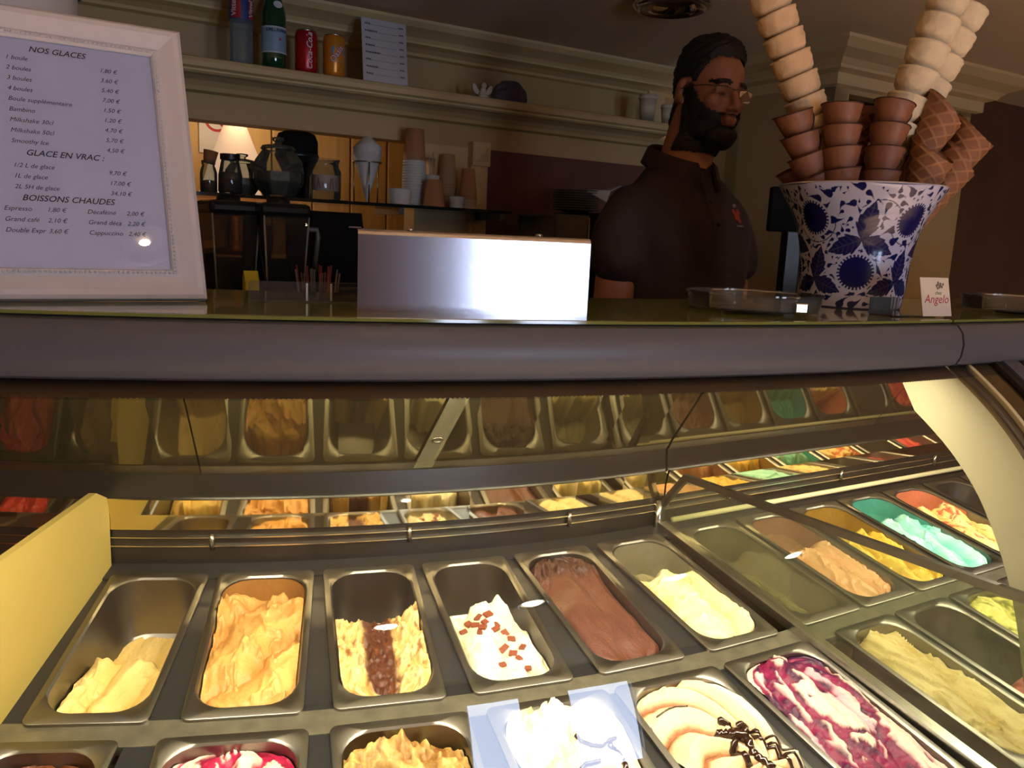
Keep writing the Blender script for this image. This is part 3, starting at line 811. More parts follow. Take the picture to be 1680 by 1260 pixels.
put(FRONT_L[1], ROWB, .17, 'steel pan of dark chocolate in the front left corner', smooth_full((92, 50, 26), (112, 62, 34), -.02, .004), 'flat dark brown chocolate ice cream in the front left corner', 31)
put(FRONT_L[2], ROWB, WF, 'steel pan of raspberry ripple ice cream, front row', ripple((226, 178, 164), (240, 222, 194), (176, 30, 70), (120, 14, 44), -.004, 2.3, chunk=.008), 'white ice cream rippled with raspberry red, front row left', 57)
put(FRONT_L[3], ROWB, WF, 'steel pan of crumbly nut ice cream, front row', nutty, 'crumbly tan and brown nut ice cream, front row', 33)
_, i34 = put(FRONT_L[4], ROWB, WF, 'steel pan of white chocolate chip ice cream, front row', smooth_full((226, 214, 172), (246, 240, 216), .002, .022, ang=.9, f=2.2), 'white ice cream with dark chocolate streaks, front row', 34)
_, i35 = put(FRONT_L[5], ROWB, WF, 'steel pan of fan folded caramel ice cream, front row', swirlpeak, 'cream and caramel ice cream folded in a fan under chocolate sauce', 35)
put(FRONT_L[6], ROWB, WF, 'steel pan of cherry ripple ice cream against the divider', ripple((206, 150, 164), (234, 204, 180), (128, 22, 66), (62, 10, 50), .002, 2.1, ang=.25, f=2.0, fx=2.6, fy=2.6), 'cream ice cream rippled with dark purple cherry, beside the divider', 36)
put(FRONT_R[0], ROWB, W, 'steel pan of beige vanilla ice cream right of the divider, front row', smooth_full((206, 178, 112), (228, 206, 148), -.02, .02, ang=.35, f=1.5), 'smooth beige vanilla ice cream right of the divider, front row', 37)
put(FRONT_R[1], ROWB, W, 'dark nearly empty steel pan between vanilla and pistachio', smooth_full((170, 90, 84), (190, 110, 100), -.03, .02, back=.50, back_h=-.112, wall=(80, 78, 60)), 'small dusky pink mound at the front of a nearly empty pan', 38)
put(FRONT_R[2], ROWB, W, 'steel pan of yellow green pistachio ice cream', ripple((196, 190, 80), (222, 214, 120), (150, 148, 50), (120, 120, 40), -.012, .5), 'yellow green pistachio ice cream, front row right', 39)
put(FRONT_R[3], ROWB, W, 'steel pan of coral sorbet at the right edge, front row', smooth_full((226, 84, 66), (240, 120, 96), -.01, .02, f=3.5), 'coral red sorbet at the right edge, front row', 40)
put(FRONT_R[4], ROWB, W, 'rearmost visible steel pan of the right front row, past the coral sorbet', smooth_full((226, 200, 120), (240, 220, 150), -.02), 'pale yellow ice cream past the coral sorbet, front row', 41)

# biscuit pieces on the white ice cream --------------------------------------
bis_m = mat('red_brown_biscuit', (126, 58, 28), 0.6, var=0.3, scale=200, bump=0.3, bscale=400)
def height_on(o, x, y):
    co = np.array([v.co[:] for v in o.data.vertices]); d = (co[:, 0] - x) ** 2 + (co[:, 1] - y) ** 2
    return co[d.argsort()[:4], 2].mean()
rnd = random.Random(4)
spots = [(-.052, .195), (-.038, .178), (-.020, .172), (-.004, .176), (-.030, .190), (-.014, .192), (.006, .196), (-.022, .205), (.000, .208), (.016, .214), (.020, .235), (.030, .262), (.012, .268), (.016, .285), (-.014, .290), (.020, .310), (-.030, .215), (.002, .250)]
for k, (x, yf) in enumerate(spots):
    h = height_on(i3, x, -yf)
    b = MB().bbox((0, 0, 0), (rnd.uniform(.011, .019), rnd.uniform(.008, .012), .005), .0012)
    o = b.obj('biscuit_piece', bis_m)
    o.matrix_basis = pan_matrix(PITCHL[5], 0) @ Matrix.Translation((x, -yf, h + .0015)) @ Euler((rnd.uniform(-.3, .3), rnd.uniform(-.3, .3), rnd.uniform(0, 3))).to_matrix().to_4x4()
    tag(o, 'small red brown biscuit piece lying on the white ice cream', 'biscuit', 'biscuit pieces on white ice cream')
# chocolate sauce on two front row ice creams ------------------------------
sauce_m = mat('chocolate_sauce', (46, 22, 12), 0.18, var=0.2, scale=60, coat=0.3)
def sauce(o, paths, name='chocolate_drizzle'):
    co = np.array([v.co[:] for v in o.data.vertices])
    b = MB()
    for pts, rad in paths:
        q = []
        for i in range(len(pts) - 1):
            for t_ in np.linspace(0, 1, 8, endpoint=False):
                q.append((pts[i][0] * (1 - t_) + pts[i + 1][0] * t_, pts[i][1] * (1 - t_) + pts[i + 1][1] * t_))
        q.append(pts[-1])
        path = []
        for (x, y) in q:
            d = (co[:, 0] - x) ** 2 + (co[:, 1] + y) ** 2
            path.append((x, -y, co[d.argsort()[:3], 2].mean() + .001))
        rr = [rad * (.7 + .5 * abs(math.sin(i * 1.3 + len(pts)))) for i in range(len(path))]
        b.tube(path, rr, 7)
    return b.obj(name, sauce_m, o, smooth=True)
sauce(i35, [([(.00, .13), (.02, .15), (.035, .145)], .006), ([(.035, .145), (.02, .17), (.01, .20), (.02, .23)], .006), ([(.035, .15), (.05, .19), (.07, .22), (.08, .26)], .0025), ([(.03, .15), (.045, .20), (.055, .24), (.05, .28)], .003),
            ([(.01, .16), (-.01, .18), (-.005, .21)], .005), ([(-.01, .14), (.005, .155), (.02, .175)], .008), ([(.04, .16), (.06, .18), (.085, .20)], .002), ([(-.07, .08), (-.045, .075), (-.02, .085)], .0015)])
sauce(i34, [([(.015, .075), (.03, .10), (.045, .115), (.06, .11)], .0035), ([(-.02, .15), (.0, .14), (.02, .145)], .004), ([(.045, .12), (.05, .15), (.045, .18), (.05, .22)], .004), ([(-.05, .17), (-.02, .15), (-.01, .17), (-.03, .20)], .003), ([(.05, .22), (.02, .24), (.0, .26)], .003), ([(-.08, .22), (-.05, .25)], .0035)])
# ================================================================== ON THE GLASS TOP
ZT = 1.410
white_f = mat('white_frame_paint', (205, 202, 206), 0.45, var=0.05, scale=30, bump=0.04, bscale=120)
page_m = mat('menu_page', (196, 196, 216), 0.7, var=0.02)
ink = mat('black_ink', (22, 20, 26), 0.7)
pane_m = glass('picture_glass', (252, 252, 252), 1.45)

# --- menu frame
yaw, lean = math.radians(33), math.radians(20.5)
fx = Vector((math.cos(yaw), math.sin(yaw), 0)); nb = Vector((-math.sin(yaw), math.cos(yaw), 0))
fy = Vector((0, 0, math.cos(lean))) + nb * math.sin(lean); fz = fx.cross(fy)
FW, FH = .274, .343
MF = Matrix.Translation((-.368, .9825, ZT + .0042)) @ Matrix((fx, fy, fz)).transposed().to_4x4() @ Matrix.Translation((-FW, 0, 0))
fr = thing('menu_frame', 'white ornate picture frame holding the printed ice cream price list', 'menu frame')
fr.matrix_basis = MF
prof = [(0, -.011), (0, .0), (.004, .003), (.010, .003), (.027, -.003), (.029, -.0015), (.034, -.0015), (.036, -.005), (.036, -.011)]
corners = [((0, 0), (FW, 0), (0, 1)), ((FW, 0), (FW, FH), (-1, 0)), ((FW, FH), (0, FH), (0, -1)), ((0, FH), (0, 0), (1, 0))]
for (a, b, inn) in corners:
    d = Vector((b[0] - a[0], b[1] - a[1])).normalized()
    vs_ = []
    for end, sg_ in ((a, 1), (b, -1)):
        for (q, z) in prof:
            vs_.append((end[0] + inn[0] * q + d.x * q * sg_, end[1] + inn[1] * q + d.y * q * sg_, z))
    k = len(prof)
    MB().add(vs_, [(i, k + i, k + (i + 1) % k, (i + 1) % k) for i in range(k)] + [tuple(range(k)), tuple(reversed(range(k, 2 * k)))]).obj('frame_side', white_f, fr)
beads = MB()
x0, x1, y0, y1 = .0315, FW - .0315, .0315, FH - .0315
def beadrow(a, b):
    n = int((Vector(b) - Vector(a)).length / .0048)
    for i in range(n):
        c = Vector(a).lerp(Vector(b), (i + .5) / n); beads.ball((c.x, c.y, -.001), .0019, 6, 4)
for a, b in (((x0, y0), (x1, y0)), ((x1, y0), (x1, y1)), ((x1, y1), (x0, y1)), ((x0, y1), (x0, y0))): beadrow(a, b)
beads.obj('bead_trim', white_f, fr, smooth=True, kind='stuff')
page = MB().add([(.035, .035, -.008), (FW - .035, .035, -.008), (FW - .035, FH - .035, -.008), (.035, FH - .035, -.008)], [(0, 1, 2, 3)]).obj('menu_page', page_m, fr)
MB().box((FW / 2, FH / 2, -.0102), (FW - .04, FH - .04, .0015)).obj('backing_board', mat('brown_board', (120, 96, 70), 0.8), fr)
MB().add([(.0365, .0365, -.0055), (FW - .0365, .0365, -.0055), (FW - .0365, FH - .0365, -.0055), (.0365, FH - .0365, -.0055)], [(0, 1, 2, 3)]).obj('glass_pane', pane_m, fr)
MB().add([(FW * .35, .06, -.014), (FW * .65, .06, -.014), (FW * .65, .30, -.016), (FW * .35, .30, -.016), (FW * .38, .11, -.1), (FW * .62, .11, -.1)], [(3, 2, 5, 4), (0, 4, 5, 1), (0, 1, 2, 3), (0, 3, 4), (1, 5, 2)]).obj('easel_leg', mat('brown_board', (120, 96, 70), 0.8), fr)
PX0, PY1, PW_, PH_ = .035, .308, .204, .280
tx = MB()
def line(s, xf, yf, size=.0078, align='LEFT', bold=0.0, sp=1.0):
    m = text_mb(s, size, Matrix.Translation((PX0 + PW_ * xf, PY1 - PH_ * yf - size * .35, -.0077)), .32, align, bold, sp)
    tx.add(m.v, m.f)
line('NOS GLACES', .50, .040, .0098, 'CENTER', .0001)
for i, (a, b) in enumerate((('1 boule', '1,80 €'), ('2 boules', '3,60 €'), ('3 boules', '5,40 €'), ('4 boules', '7,00 €'), ('Boule supplémentaire', '1,50 €'), ('Bambino', '1,20 €'), ('Milkshake 30cl', '4,70 €'), ('Milkshake 50cl', '5,70 €'), ('Smoothy Ice', '4,50 €'))):
    line(a, .243, .086 + .0446 * i, .0072); line(b, .71, .094 + .0446 * i, .0072)
line('GLACE EN VRAC :', .50, .489, .0098, 'CENTER', .0001)
for i, (a, b) in enumerate((('1/2 L de glace', '9,70 €'), ('1L de glace', '17,00 €'), ('2L 5H de glace', '34,10 €'))):
    line(a, .243, .545 + .0446 * i, .0072); line(b, .71, .551 + .0446 * i, .0072)
line('BOISSONS CHAUDES', .50, .679, .0098, 'CENTER', .0001)
for i, (a, b, c, d) in enumerate((('Espresso', '1,80 €', 'Décaféiné', '2,00 €'), ('Grand café', '2,10 €', 'Grand déca', '2,20 €'), ('Double Expr', '3,60 €', 'Cappuccino', '2,40 €'))):
    y = .725 + .0445 * i
    line(a, .186, y, .0074); line(b, .387, y, .0072); line(c, .583, y, .0074); line(d, .784, y, .0072)
tx.obj('printed_text', ink, page)

# --- stack of white tubs behind the frame
tub_m = mat('white_tub_plastic', (206, 198, 190), 0.5)
for i in range(6):
    t = thing('paper_tub', ['lowest white tub of the stack behind the menu frame', 'second white tub from below behind the menu frame', 'third white tub from below behind the menu frame', 'fourth white tub from below behind the menu frame', 'fifth white tub from below behind the menu frame', 'top white tub of the stack above the menu frame corner'][i], 'tub', (-.715, 1.20, ZT + .0005 + i * .068), 0, 'white tubs stacked behind the menu frame')
    MB().lathe([(0, .004), (.078, .004), (.080, 0), (.083, .004), (.086, .062), (.088, .064), (.088, .0675), (.084, .0675), (.080, .008), (0, .008)], 40).obj('tub_body', tub_m, t, smooth=True, angle=40)
    MB().lathe([(.0885, .058), (.0915, .058), (.0915, .066), (.0885, .066)], 40).obj('tub_rim', tub_m, t, smooth=True, angle=40)

# --- brushed steel plate
sp = thing('steel_plate', 'bent brushed stainless steel plate standing at the front edge of the glass top', 'steel plate', (-.181, .943, ZT), math.atan2(1.006 - .943, .087 + .181))
plate_m = mat('brushed_plate', (200, 198, 204), 0.15, metal=1.0, var=0.04, scale=40, stretch=(1, 1, 60), bump=0.02, bscale=40)
LW, LH = .276, .094
b = MB()
pf = [(-.0, 0), (0, .088), (.0012, .0915), (.004, .0935), (.026, .0945), (.026, .0932), (.0045, .0922), (.0025, .0908), (.0014, .088), (.0014, .0014), (.05, .0014), (.05, 0)]
k = len(pf)
b.add([(0, y, z) for y, z in pf] + [(LW, y, z) for y, z in pf], [tuple(range(k)), tuple(reversed(range(k, 2 * k)))] + [(i, k + i, k + (i + 1) % k, (i + 1) % k) for i in range(k)])
b.obj('bent_sheet', plate_m, sp)
MB().box((-.003, .016, .0952), (.014, .02, .0016)).obj('bent_tab', plate_m, sp)
for q in (.06, .215): MB().lathe([(0, .097), (.004, .097), (.005, .0945), (.004, .094)], 12, Matrix.Translation((q, .016, 0))).obj('rivet', steel, sp, smooth=True)

# --- clear round dishes
acr = glass('clear_acrylic', (236, 238, 236), 1.49, haze=.05, hazec=(180, 180, 178))
def dish(c, label, rad):
    d = thing('acrylic_dish', label, 'dish', c, 0, 'clear round dishes on the glass top')
    MB().lathe([(0, .004), (rad - .004, .004), (rad - .002, .006), (rad, .024), (rad + .003, .026), (rad + .003, .028), (rad - .003, .028), (rad - .006, .007), (0, .007)], 64).obj('dish_body', acr, d, smooth=True, angle=40)
    MB().lathe([(.03, 0), (.045, 0), (.045, .004), (.03, .004)], 24).obj('foot', black_m, d, smooth=True)
    cl = MB().bbox((math.cos(-1.15) * (rad + .003), math.sin(-1.15) * (rad + .003), .013), (.018, .006, .014), .002).obj('clip', mat('chrome', (215, 212, 205), 0.08), d)
dish((.352, 1.225, ZT), 'clear round acrylic dish left of the blue and white bowl', .096)
dish((.905, 1.475, ZT), 'clear round acrylic dish cut by the right edge, right of the card', .10)
# --- acrylic holder and card
ch = thing('card_holder', 'clear acrylic block between the patterned bowl and the card', 'card holder', (.575, 1.257, ZT), math.radians(24))
MB().bbox((0.02, 0, .001), (.09, .045, .002), .0006).obj('base_sheet', acr, ch)
MB().bbox((-.005, .014, .014), (.06, .003, .026), .0008).obj('upright', acr, ch)
cdm = Matrix.Translation((.609, 1.233, ZT + .0024)) @ Matrix.Rotation(math.radians(25), 4, 'Z') @ Matrix.Rotation(math.radians(-14), 4, 'X')
cdo = thing('business_card', 'small cream card with red script leaning beside the patterned bowl', 'card'); cdo.matrix_basis = cdm
MB().bbox((.031, 0, .0295), (.062, .0007, .059), .0002).obj('card_sheet', mat('card_cream', (214, 206, 192), 0.6, var=0.03), cdo)
face = Matrix.Rotation(PI / 2, 4, 'X')
m = text_mb('Angelo', .0185, Matrix.Translation((.031, -.0006, .020)) @ face, .35, 'CENTER'); m.obj('red_script', mat('print_crimson', (170, 44, 58), 0.6), cdo)
m = text_mb('chez', .008, Matrix.Translation((.036, -.0006, .033)) @ face, .35, 'CENTER'); m.obj('green_script', mat('print_green', (60, 84, 50), 0.6), cdo)
t = MB()
for i in range(9):
    a = i * 2.4; rr = .002 + .0007 * i
    t.lathe([(0, 0), (.0023, 0)], 8, Matrix.Translation((.040 + rr * math.cos(a) * 1.2, -.0006, .047 + rr * .7 * math.sin(a))) @ Matrix.Rotation(PI / 2, 4, 'X'))
t.obj('flower_print', mat('print_grey_flower', (120, 112, 100), 0.6), cdo, kind='stuff')

# --- blue and white bowl ---------------------------------------------------
BC = Vector((.58, 1.44, ZT))
zs = np.array([0, .004, .02, .04, .07, .10, .125, .15, .175, .19, .20]); rs = np.array([.080, .083, .0845, .0865, .0885, .0915, .097, .1055, .119, .128, .134])
NA, NZ = 760, 230
zz = np.linspace(0, .2, NZ); rr = np.interp(zz, zs, rs)
rr = np.convolve(np.pad(rr, 6, mode='edge'), np.ones(13) / 13, 'valid')
PH, ZZ = np.meshgrid(np.arange(NA) / NA * 2 * PI, zz, indexing='ij'); RR = np.broadcast_to(rr, PH.shape)
FC = math.atan2(-1.44, -.58) + .05          # middle of the painted front
def local(phi0, z0):
    d = (PH - phi0 + PI) % (2 * PI) - PI
    return d * RR, ZZ - z0
navy = np.zeros(PH.shape); keep = np.ones(PH.shape)      # keep: free for filler
def leaf(phi0, z0, ang, ln, wd):
    global navy, keep
    x, z = local(phi0, z0)
    u = (x * math.cos(ang) + z * math.sin(ang)) / ln; v = (-x * math.sin(ang) + z * math.cos(ang)) / wd
    sh = np.where((u > 0) & (u < 1), np.sin(np.clip(u, 0, 1) ** .75 * PI) * (1 + .28 * ((u * 5) % 1.0) * (u > .25)), -1)
    e = sh - np.abs(v) * 1.5
    vein = (np.abs(v) < .05) | ((np.abs(((u * 7 - np.abs(v) * 1.6) % 1.0) - .5) < .09) & (np.abs(v) > .05))
    navy = np.maximum(navy, np.where(e > 0, np.where(vein & (e > .15), .93, 1.0), 0))
    keep = np.minimum(keep, np.where(e > -.28, 0, 1))
def flower(phi0, z0, rad):
    global navy, keep
    x, z = local(phi0, z0); d = np.hypot(x, z); a = np.arctan2(z, x)
    tooth = np.where((a * 30 / (2 * PI)) % 1.0 < .55, 1.0, .86)
    navy = np.maximum(navy, (d < rad * tooth) * 1.0)
    keep = np.minimum(keep, np.where(d < rad * 1.12, 0, 1))
def ring(phi0, z0, rad, a0, a1, th=.0007):
    global navy
    x, z = local(phi0, z0); d = np.hypot(x, z); a = np.arctan2(z, x) % (2 * PI)
    ok = ((a - a0) % (2 * PI)) < (a1 - a0)
    navy = np.maximum(navy, ((np.abs(d - rad) < th) & ok & (keep > 0)) * 1.0)
for k in range(4):
    p = FC + k * PI / 2
    flower(p, .060, .0290); flower(p - .76, .146, .0275)
    for dp, z0, sc in ((.04, .113, 1.0), (-PI / 4, .046, .9)):
        leaf(p + dp, z0, math.radians(78), .062 * sc, .022 * sc)
        leaf(p + dp, z0, math.radians(203), .056 * sc, .021 * sc)
        leaf(p + dp, z0, math.radians(-23), .056 * sc, .021 * sc)
    ring(p, .062, .034, .2, 2.6); ring(p - .74, .143, .036, 3.6, 6.2); ring(p + .25, .135, .040, .3, 2.4); ring(p + .02, .119, .024, 3.5, 5.9)
rg = random.Random(3); placed = []
for tries in range(6000):
    ph = rg.uniform(0, 2 * PI); z0 = rg.uniform(.006, .194); ang = rg.uniform(0, 2 * PI); ln = rg.choice((.012, .015, .018, .021) if tries < 1500 else (.0055, .010, .013))
    i = int(ph / (2 * PI) * NA) % NA; j = min(NZ - 1, int(z0 / .2 * NZ))
    if keep[i, j] < .5: continue
    r0 = rr[j]
    if any(math.hypot(((ph - q[0] + PI) % (2 * PI) - PI) * r0, z0 - q[1]) < (ln + q[2]) * .47 for q in placed): continue
    placed.append((ph, z0, ln))
    # comma: head and curling tail, painted in a local window
    wi = int(ln * 1.6 / r0 / (2 * PI) * NA) + 2; wj = int(ln * 1.6 / .2 * NZ) + 2
    ii = np.arange(i - wi, i + wi + 1) % NA; jj = np.arange(max(0, j - wj), min(NZ, j + wj + 1))
    sub = np.ix_(ii, jj)
    x = ((PH[sub] - ph + PI) % (2 * PI) - PI) * RR[sub]; z = ZZ[sub] - z0
    u = (x * math.cos(ang) + z * math.sin(ang)) / ln; v = (-x * math.sin(ang) + z * math.cos(ang)) / ln
    if ln < .005: m_ = (u ** 2 + v ** 2) < .16
    else:
        vb = v - .75 * (u + .25) ** 2 * (1 if tries % 2 else -1)
        head = .30 * np.sqrt(np.clip(1 - ((u + .22) / .30) ** 2, 0, 1)); tail = .30 * np.clip(1 - (u + .22) / .86, 0, 1) ** 1.3 * (u > -.22)
        wdt = np.where((u > -.52) & (u < .64), np.maximum(head, tail), -1)
        m_ = np.abs(vb) < wdt
    navy[sub] = np.maximum(navy[sub], m_ * 1.0 * (keep[sub] > .5))
navy[:, :3] = 1
col = mixc(np.broadcast_to(clin((200, 200, 224)), PH.shape + (3,)), np.broadcast_to(clin((24, 26, 88)), PH.shape + (3,)), navy)
wob = 1 + .012 * np.sin(PH * 7 + 1) * sstep(.15, .2, ZZ)
Vb = np.stack([RR * wob * np.cos(PH), RR * wob * np.sin(PH), ZZ + .002 * np.sin(PH * 5) * sstep(.18, .2, ZZ)], -1).reshape(-1, 3)
idx = np.arange(NA * NZ).reshape(NA, NZ); nxt = np.roll(idx, -1, 0)
qb = np.stack([idx[:, :-1], nxt[:, :-1], nxt[:, 1:], idx[:, 1:]], -1).reshape(-1, 4)
bowl = thing('patterned_bowl', 'flared white bowl painted with dark blue flowers and leaves, full of cones', 'bowl', BC)
make('painted_wall', Vb.tolist(), qb.tolist(), vcol('blue_white_glaze', 0.16, spec=0.5, coat=0.5, var=0.05), bowl, smooth=True, tint=np.concatenate([col.reshape(-1, 3), np.ones((NA * NZ, 1))], 1))
MB().lathe([(.134, .2), (.1325, .2025), (.129, .2), (.122, .19), (.112, .175), (.098, .15), (.088, .11), (.080, .01), (0, .008)], 64, wob=lambda a, z: 1 + (.012 * math.sin(a * 7 + 1) if z > .18 else 0)).obj('inner_wall', mat('white_glaze', (200, 200, 212), 0.2), bowl, smooth=True)
MB().lathe([(0, .0), (.080, .0), (.0805, .004)], 48).obj('foot_ring', black_m, bowl)

# --- cones -----------------------------------------------------------------
wafer = mat('pale_wafer', (222, 186, 142), 0.75, var=0.15, scale=60, bump=0.3, bscale=120)
wafer_w = mat('white_wafer', (226, 206, 170), 0.75, var=0.1, scale=60, bump=0.3, bscale=120)
brownc = mat('brown_rolled_wafer', (136, 86, 60), 0.5, var=0.3, scale=45, bump=0.25, bscale=90)
waff = mat('golden_waffle', (178, 122, 74), 0.6, var=0.3, scale=40, bump=0.25, bscale=90)
edge_m = mat('dark_cone_edge', (70, 34, 22), 0.6)
def wafer_mesh(m_, name):
    """moulded cake cone: plain stem, flared cup with zigzag relief, scalloped rim"""
    n = 72; prof = [(.013, 0), (.017, .03), (.0205, .055), (.0235, .058), (.026, .0605), (.029, .066), (.0315, .080), (.0318, .088), (.033, .0895), (.0335, .0935), (.0315, .094), (.030, .090), (.027, .066), (.018, .056), (.011, .004)]
    def wob(a, z):
        k = 1.0
        if .062 < z < .088: k += .034 * abs(((a * 8 / PI + (z - .062) / .026) % 2) - 1) + .034 * abs(((a * 8 / PI - (z - .062) / .026) % 2) - 1)
        if z > .089: k += .012 * math.sin(a * 16)
        return k
    pr2 = []
    for (a, b), (c, d) in zip(prof[:-1], prof[1:]):
        st = 7 if abs(d - b) > .01 else 1
        for q in range(st): pr2.append((a + (c - a) * q / st, b + (d - b) * q / st))
    pr2.append(prof[-1])
    o = MB().lathe(pr2, n, wob=wob)
    me = bpy.data.meshes.new(name); me.from_pydata(o.v, [], o.f); me.materials.append(m_); me.polygons.foreach_set('use_smooth', [True] * len(me.polygons)); me.update()
    return me
def roll_mesh(m_, name, ht, rad, grid, slant):
    """rolled cone: a fan wrapped one and a quarter turns, slanted lip"""
    nt, nz = (150, 100) if grid else (70, 24); vs_ = []; fs = []; tn = []
    tot = 2 * PI * 1.22
    for i in range(nt + 1):
        a = tot * i / nt
        lip = ht * (1 + slant * math.cos(a - 1.0))
        for j in range(nz + 1):
            t_ = j / nz; z = lip * t_
            rr_ = .004 + (rad - .004) * (z / ht) + .0016 * (a / (2 * PI) - .5)
            if grid:
                u_ = a * rad * .6 * 80; v_ = z * 95
                g1 = abs((u_ + v_) % 2 - 1); g2 = abs((u_ - v_) % 2 - 1)
                gg = min(1, max(0, (g1 - .70) / .22) + max(0, (g2 - .70) / .22)); rr_ += .0017 * gg; tn.append(gg)
            vs_.append((rr_ * math.cos(a), rr_ * math.sin(a), z))
    for i in range(nt):
        for j in range(nz):
            p = i * (nz + 1) + j; fs.append((p, p + nz + 1, p + nz + 2, p + 1))
    me = bpy.data.meshes.new(name); me.from_pydata(vs_, [], fs); me.materials.append(m_); me.polygons.foreach_set('use_smooth', [True] * len(me.polygons)); me.update()
    if grid:
        g_ = np.array(tn)[:, None]; c_ = clin(grid[0]) * (1 - g_) + clin(grid[1]) * g_
        at_ = me.color_attributes.new('tint', 'FLOAT_COLOR', 'POINT'); at_.data.foreach_set('color', np.concatenate([c_, np.ones((len(c_), 1))], 1).astype(np.float32).ravel())
    return me
ME_WA, ME_WW = wafer_mesh(wafer, 'wafer_cone'), wafer_mesh(wafer_w, 'white_wafer_cone')
ME_BR = roll_mesh(brownc, 'brown_cone', .115, .031, None, .03)
waff_v = vcol('waffle_crust', 0.6, bump=0.25, bscale=90, var=0.3)
ME_BR2 = roll_mesh(waff_v, 'brown_cone', .115, .032, ((120, 72, 50), (150, 98, 68)), .04)
ME_WF = roll_mesh(waff_v, 'waffle_cone', .150, .036, ((150, 100, 68), (176, 126, 88)), .12)
lipb = MB()
ORD = ['top', 'second from top', 'third from top', 'fourth from top', 'fifth from top', 'sixth from top', 'seventh from top', 'eighth from top', 'ninth from top', 'tenth from top']
def stack(me, name, top, axis, n, sp_, ht, what, group, spin=0.0, lip=None):
    ax = Vector(axis).normalized()
    q = Vector((0, 0, 1)).rotation_difference(ax)
    for i in range(n):
        base = Vector(top) - ax * (ht + i * sp_)
        o = bpy.data.objects.new(name, me); COL.objects.link(o)
        o.matrix_basis = Matrix.Translation(base) @ q.to_matrix().to_4x4() @ Matrix.Rotation(spin + i * .55, 4, 'Z')
        tag(o, (ORD[i] + ' ' if n > 1 else '') + what, 'cone', group)
        if lip:
            pts = []
            r_, h_, sl = lip
            for k in range(41):
                a = 2 * PI * 1.22 * k / 40
                z = h_ * (1 + sl * math.cos(a - 1.0))
                rr_ = .004 + (r_ - .004) * (z / h_) + .0016 * (a / (2 * PI) - .5) + .0004
                pts.append((rr_ * math.cos(a), rr_ * math.sin(a), z))
            MB().tube(pts, .0011, 5).obj('rolled_edge', edge_m, o, smooth=True)
            wr_ = []
            for k in range(15):
                a = -2.4 + 2.0 * k / 14; z = h_ * (.60 + .42 * k / 14)
                rr_ = .004 + (r_ - .004) * (z / h_) + .0012
                a2 = a - spin - i * .55 + PI * .30
                wr_.append((rr_ * math.cos(a2), rr_ * math.sin(a2), min(z, h_ * .99)))
            MB().tube(wr_, .0010, 5).obj('wrap_edge', edge_m, o, smooth=True)
stack(ME_WA, 'wafer_cone', (.372, 1.43, 1.945), (-.43, -.02, .90), 10, .0355, .094, 'pale moulded wafer cone in the stack leaning left', 'pale wafer cones leaning left')
stack(ME_WW, 'wafer_cone', (.684, 1.43, 1.925), (.27, -.02, .96), 7, .043, .094, 'whitish wafer cone in the front stack leaning right', 'whitish wafer cones leaning right')
stack(ME_WW, 'wafer_cone', (.735, 1.47, 1.912), (.36, .02, .93), 7, .043, .094, 'whitish wafer cone in the rear stack leaning right', 'whitish wafer cones leaning right', .3)
stack(ME_BR, 'brown_cone', (.440, 1.405, 1.722), (-.42, -.06, .90), 4, .036, .115, 'smooth brown rolled cone in the left slanting stack', 'brown rolled cones in the bowl', 2.2, (.031, .115, .03))
stack(ME_BR, 'brown_cone', (.512, 1.385, 1.735), (-.09, -.04, 1), 4, .034, .115, 'smooth brown rolled cone in the upright middle stack', 'brown rolled cones in the bowl', 2.6, (.031, .115, .03))
stack(ME_BR, 'brown_cone', (.600, 1.395, 1.742), (.10, -.02, 1), 4, .036, .115, 'smooth brown rolled cone in the stack right of the middle', 'brown rolled cones in the bowl', 2.9, (.031, .115, .03))
stack(ME_BR, 'brown_cone', (.466, 1.45, 1.640), (-.55, 0, .8), 2, .03, .115, 'low brown rolled cone peeping over the left rim', 'brown rolled cones in the bowl', 2.2, (.031, .115, .03))
stack(ME_BR2, 'waffle_cone', (.570, 1.475, 1.748), (.0, .05, 1), 3, .05, .115, 'reddish waffle cone at the back between the brown stacks', 'waffle cones in the bowl', .4)
stack(ME_WF, 'waffle_cone', (.690, 1.41, 1.740), (.40, .0, .92), 1, .05, .150, 'large waffle cone with deep diamond grid right of the middle', 'waffle cones in the bowl', 1.7)
stack(ME_WF, 'waffle_cone', (.668, 1.385, 1.672), (.20, -.05, .98), 1, .05, .150, 'waffle cone standing low in front of the large one', 'waffle cones in the bowl', 1.2)
stack(ME_WF, 'waffle_cone', (.757, 1.43, 1.712), (.45, .0, .9), 2, .05, .150, 'waffle cone with ragged edge leaning over the right rim', 'waffle cones in the bowl', 1.0)

# --- low clear guard strip on the glass top between frame and plate
ag = thing('acrylic_guard', 'low clear acrylic strip lying between the menu frame and the steel plate', 'acrylic strip', (-.315, 1.02, ZT), math.radians(20))
MB().bbox((.085, 0, .013), (.20, .003, .025), .0008).obj('upright_strip', acr, ag)
MB().bbox((.085, .012, .0012), (.20, .026, .002), .0006).obj('foot_strip', acr, ag)
for q in (.055, .085): MB().bbox((q, -.0022, .013), (.0025, .001, .022), .0003).obj('painted_highlight', mat('highlight_white', (190, 192, 186), 0.3), ag)  # white bars stand in for vertical highlights on the acrylic
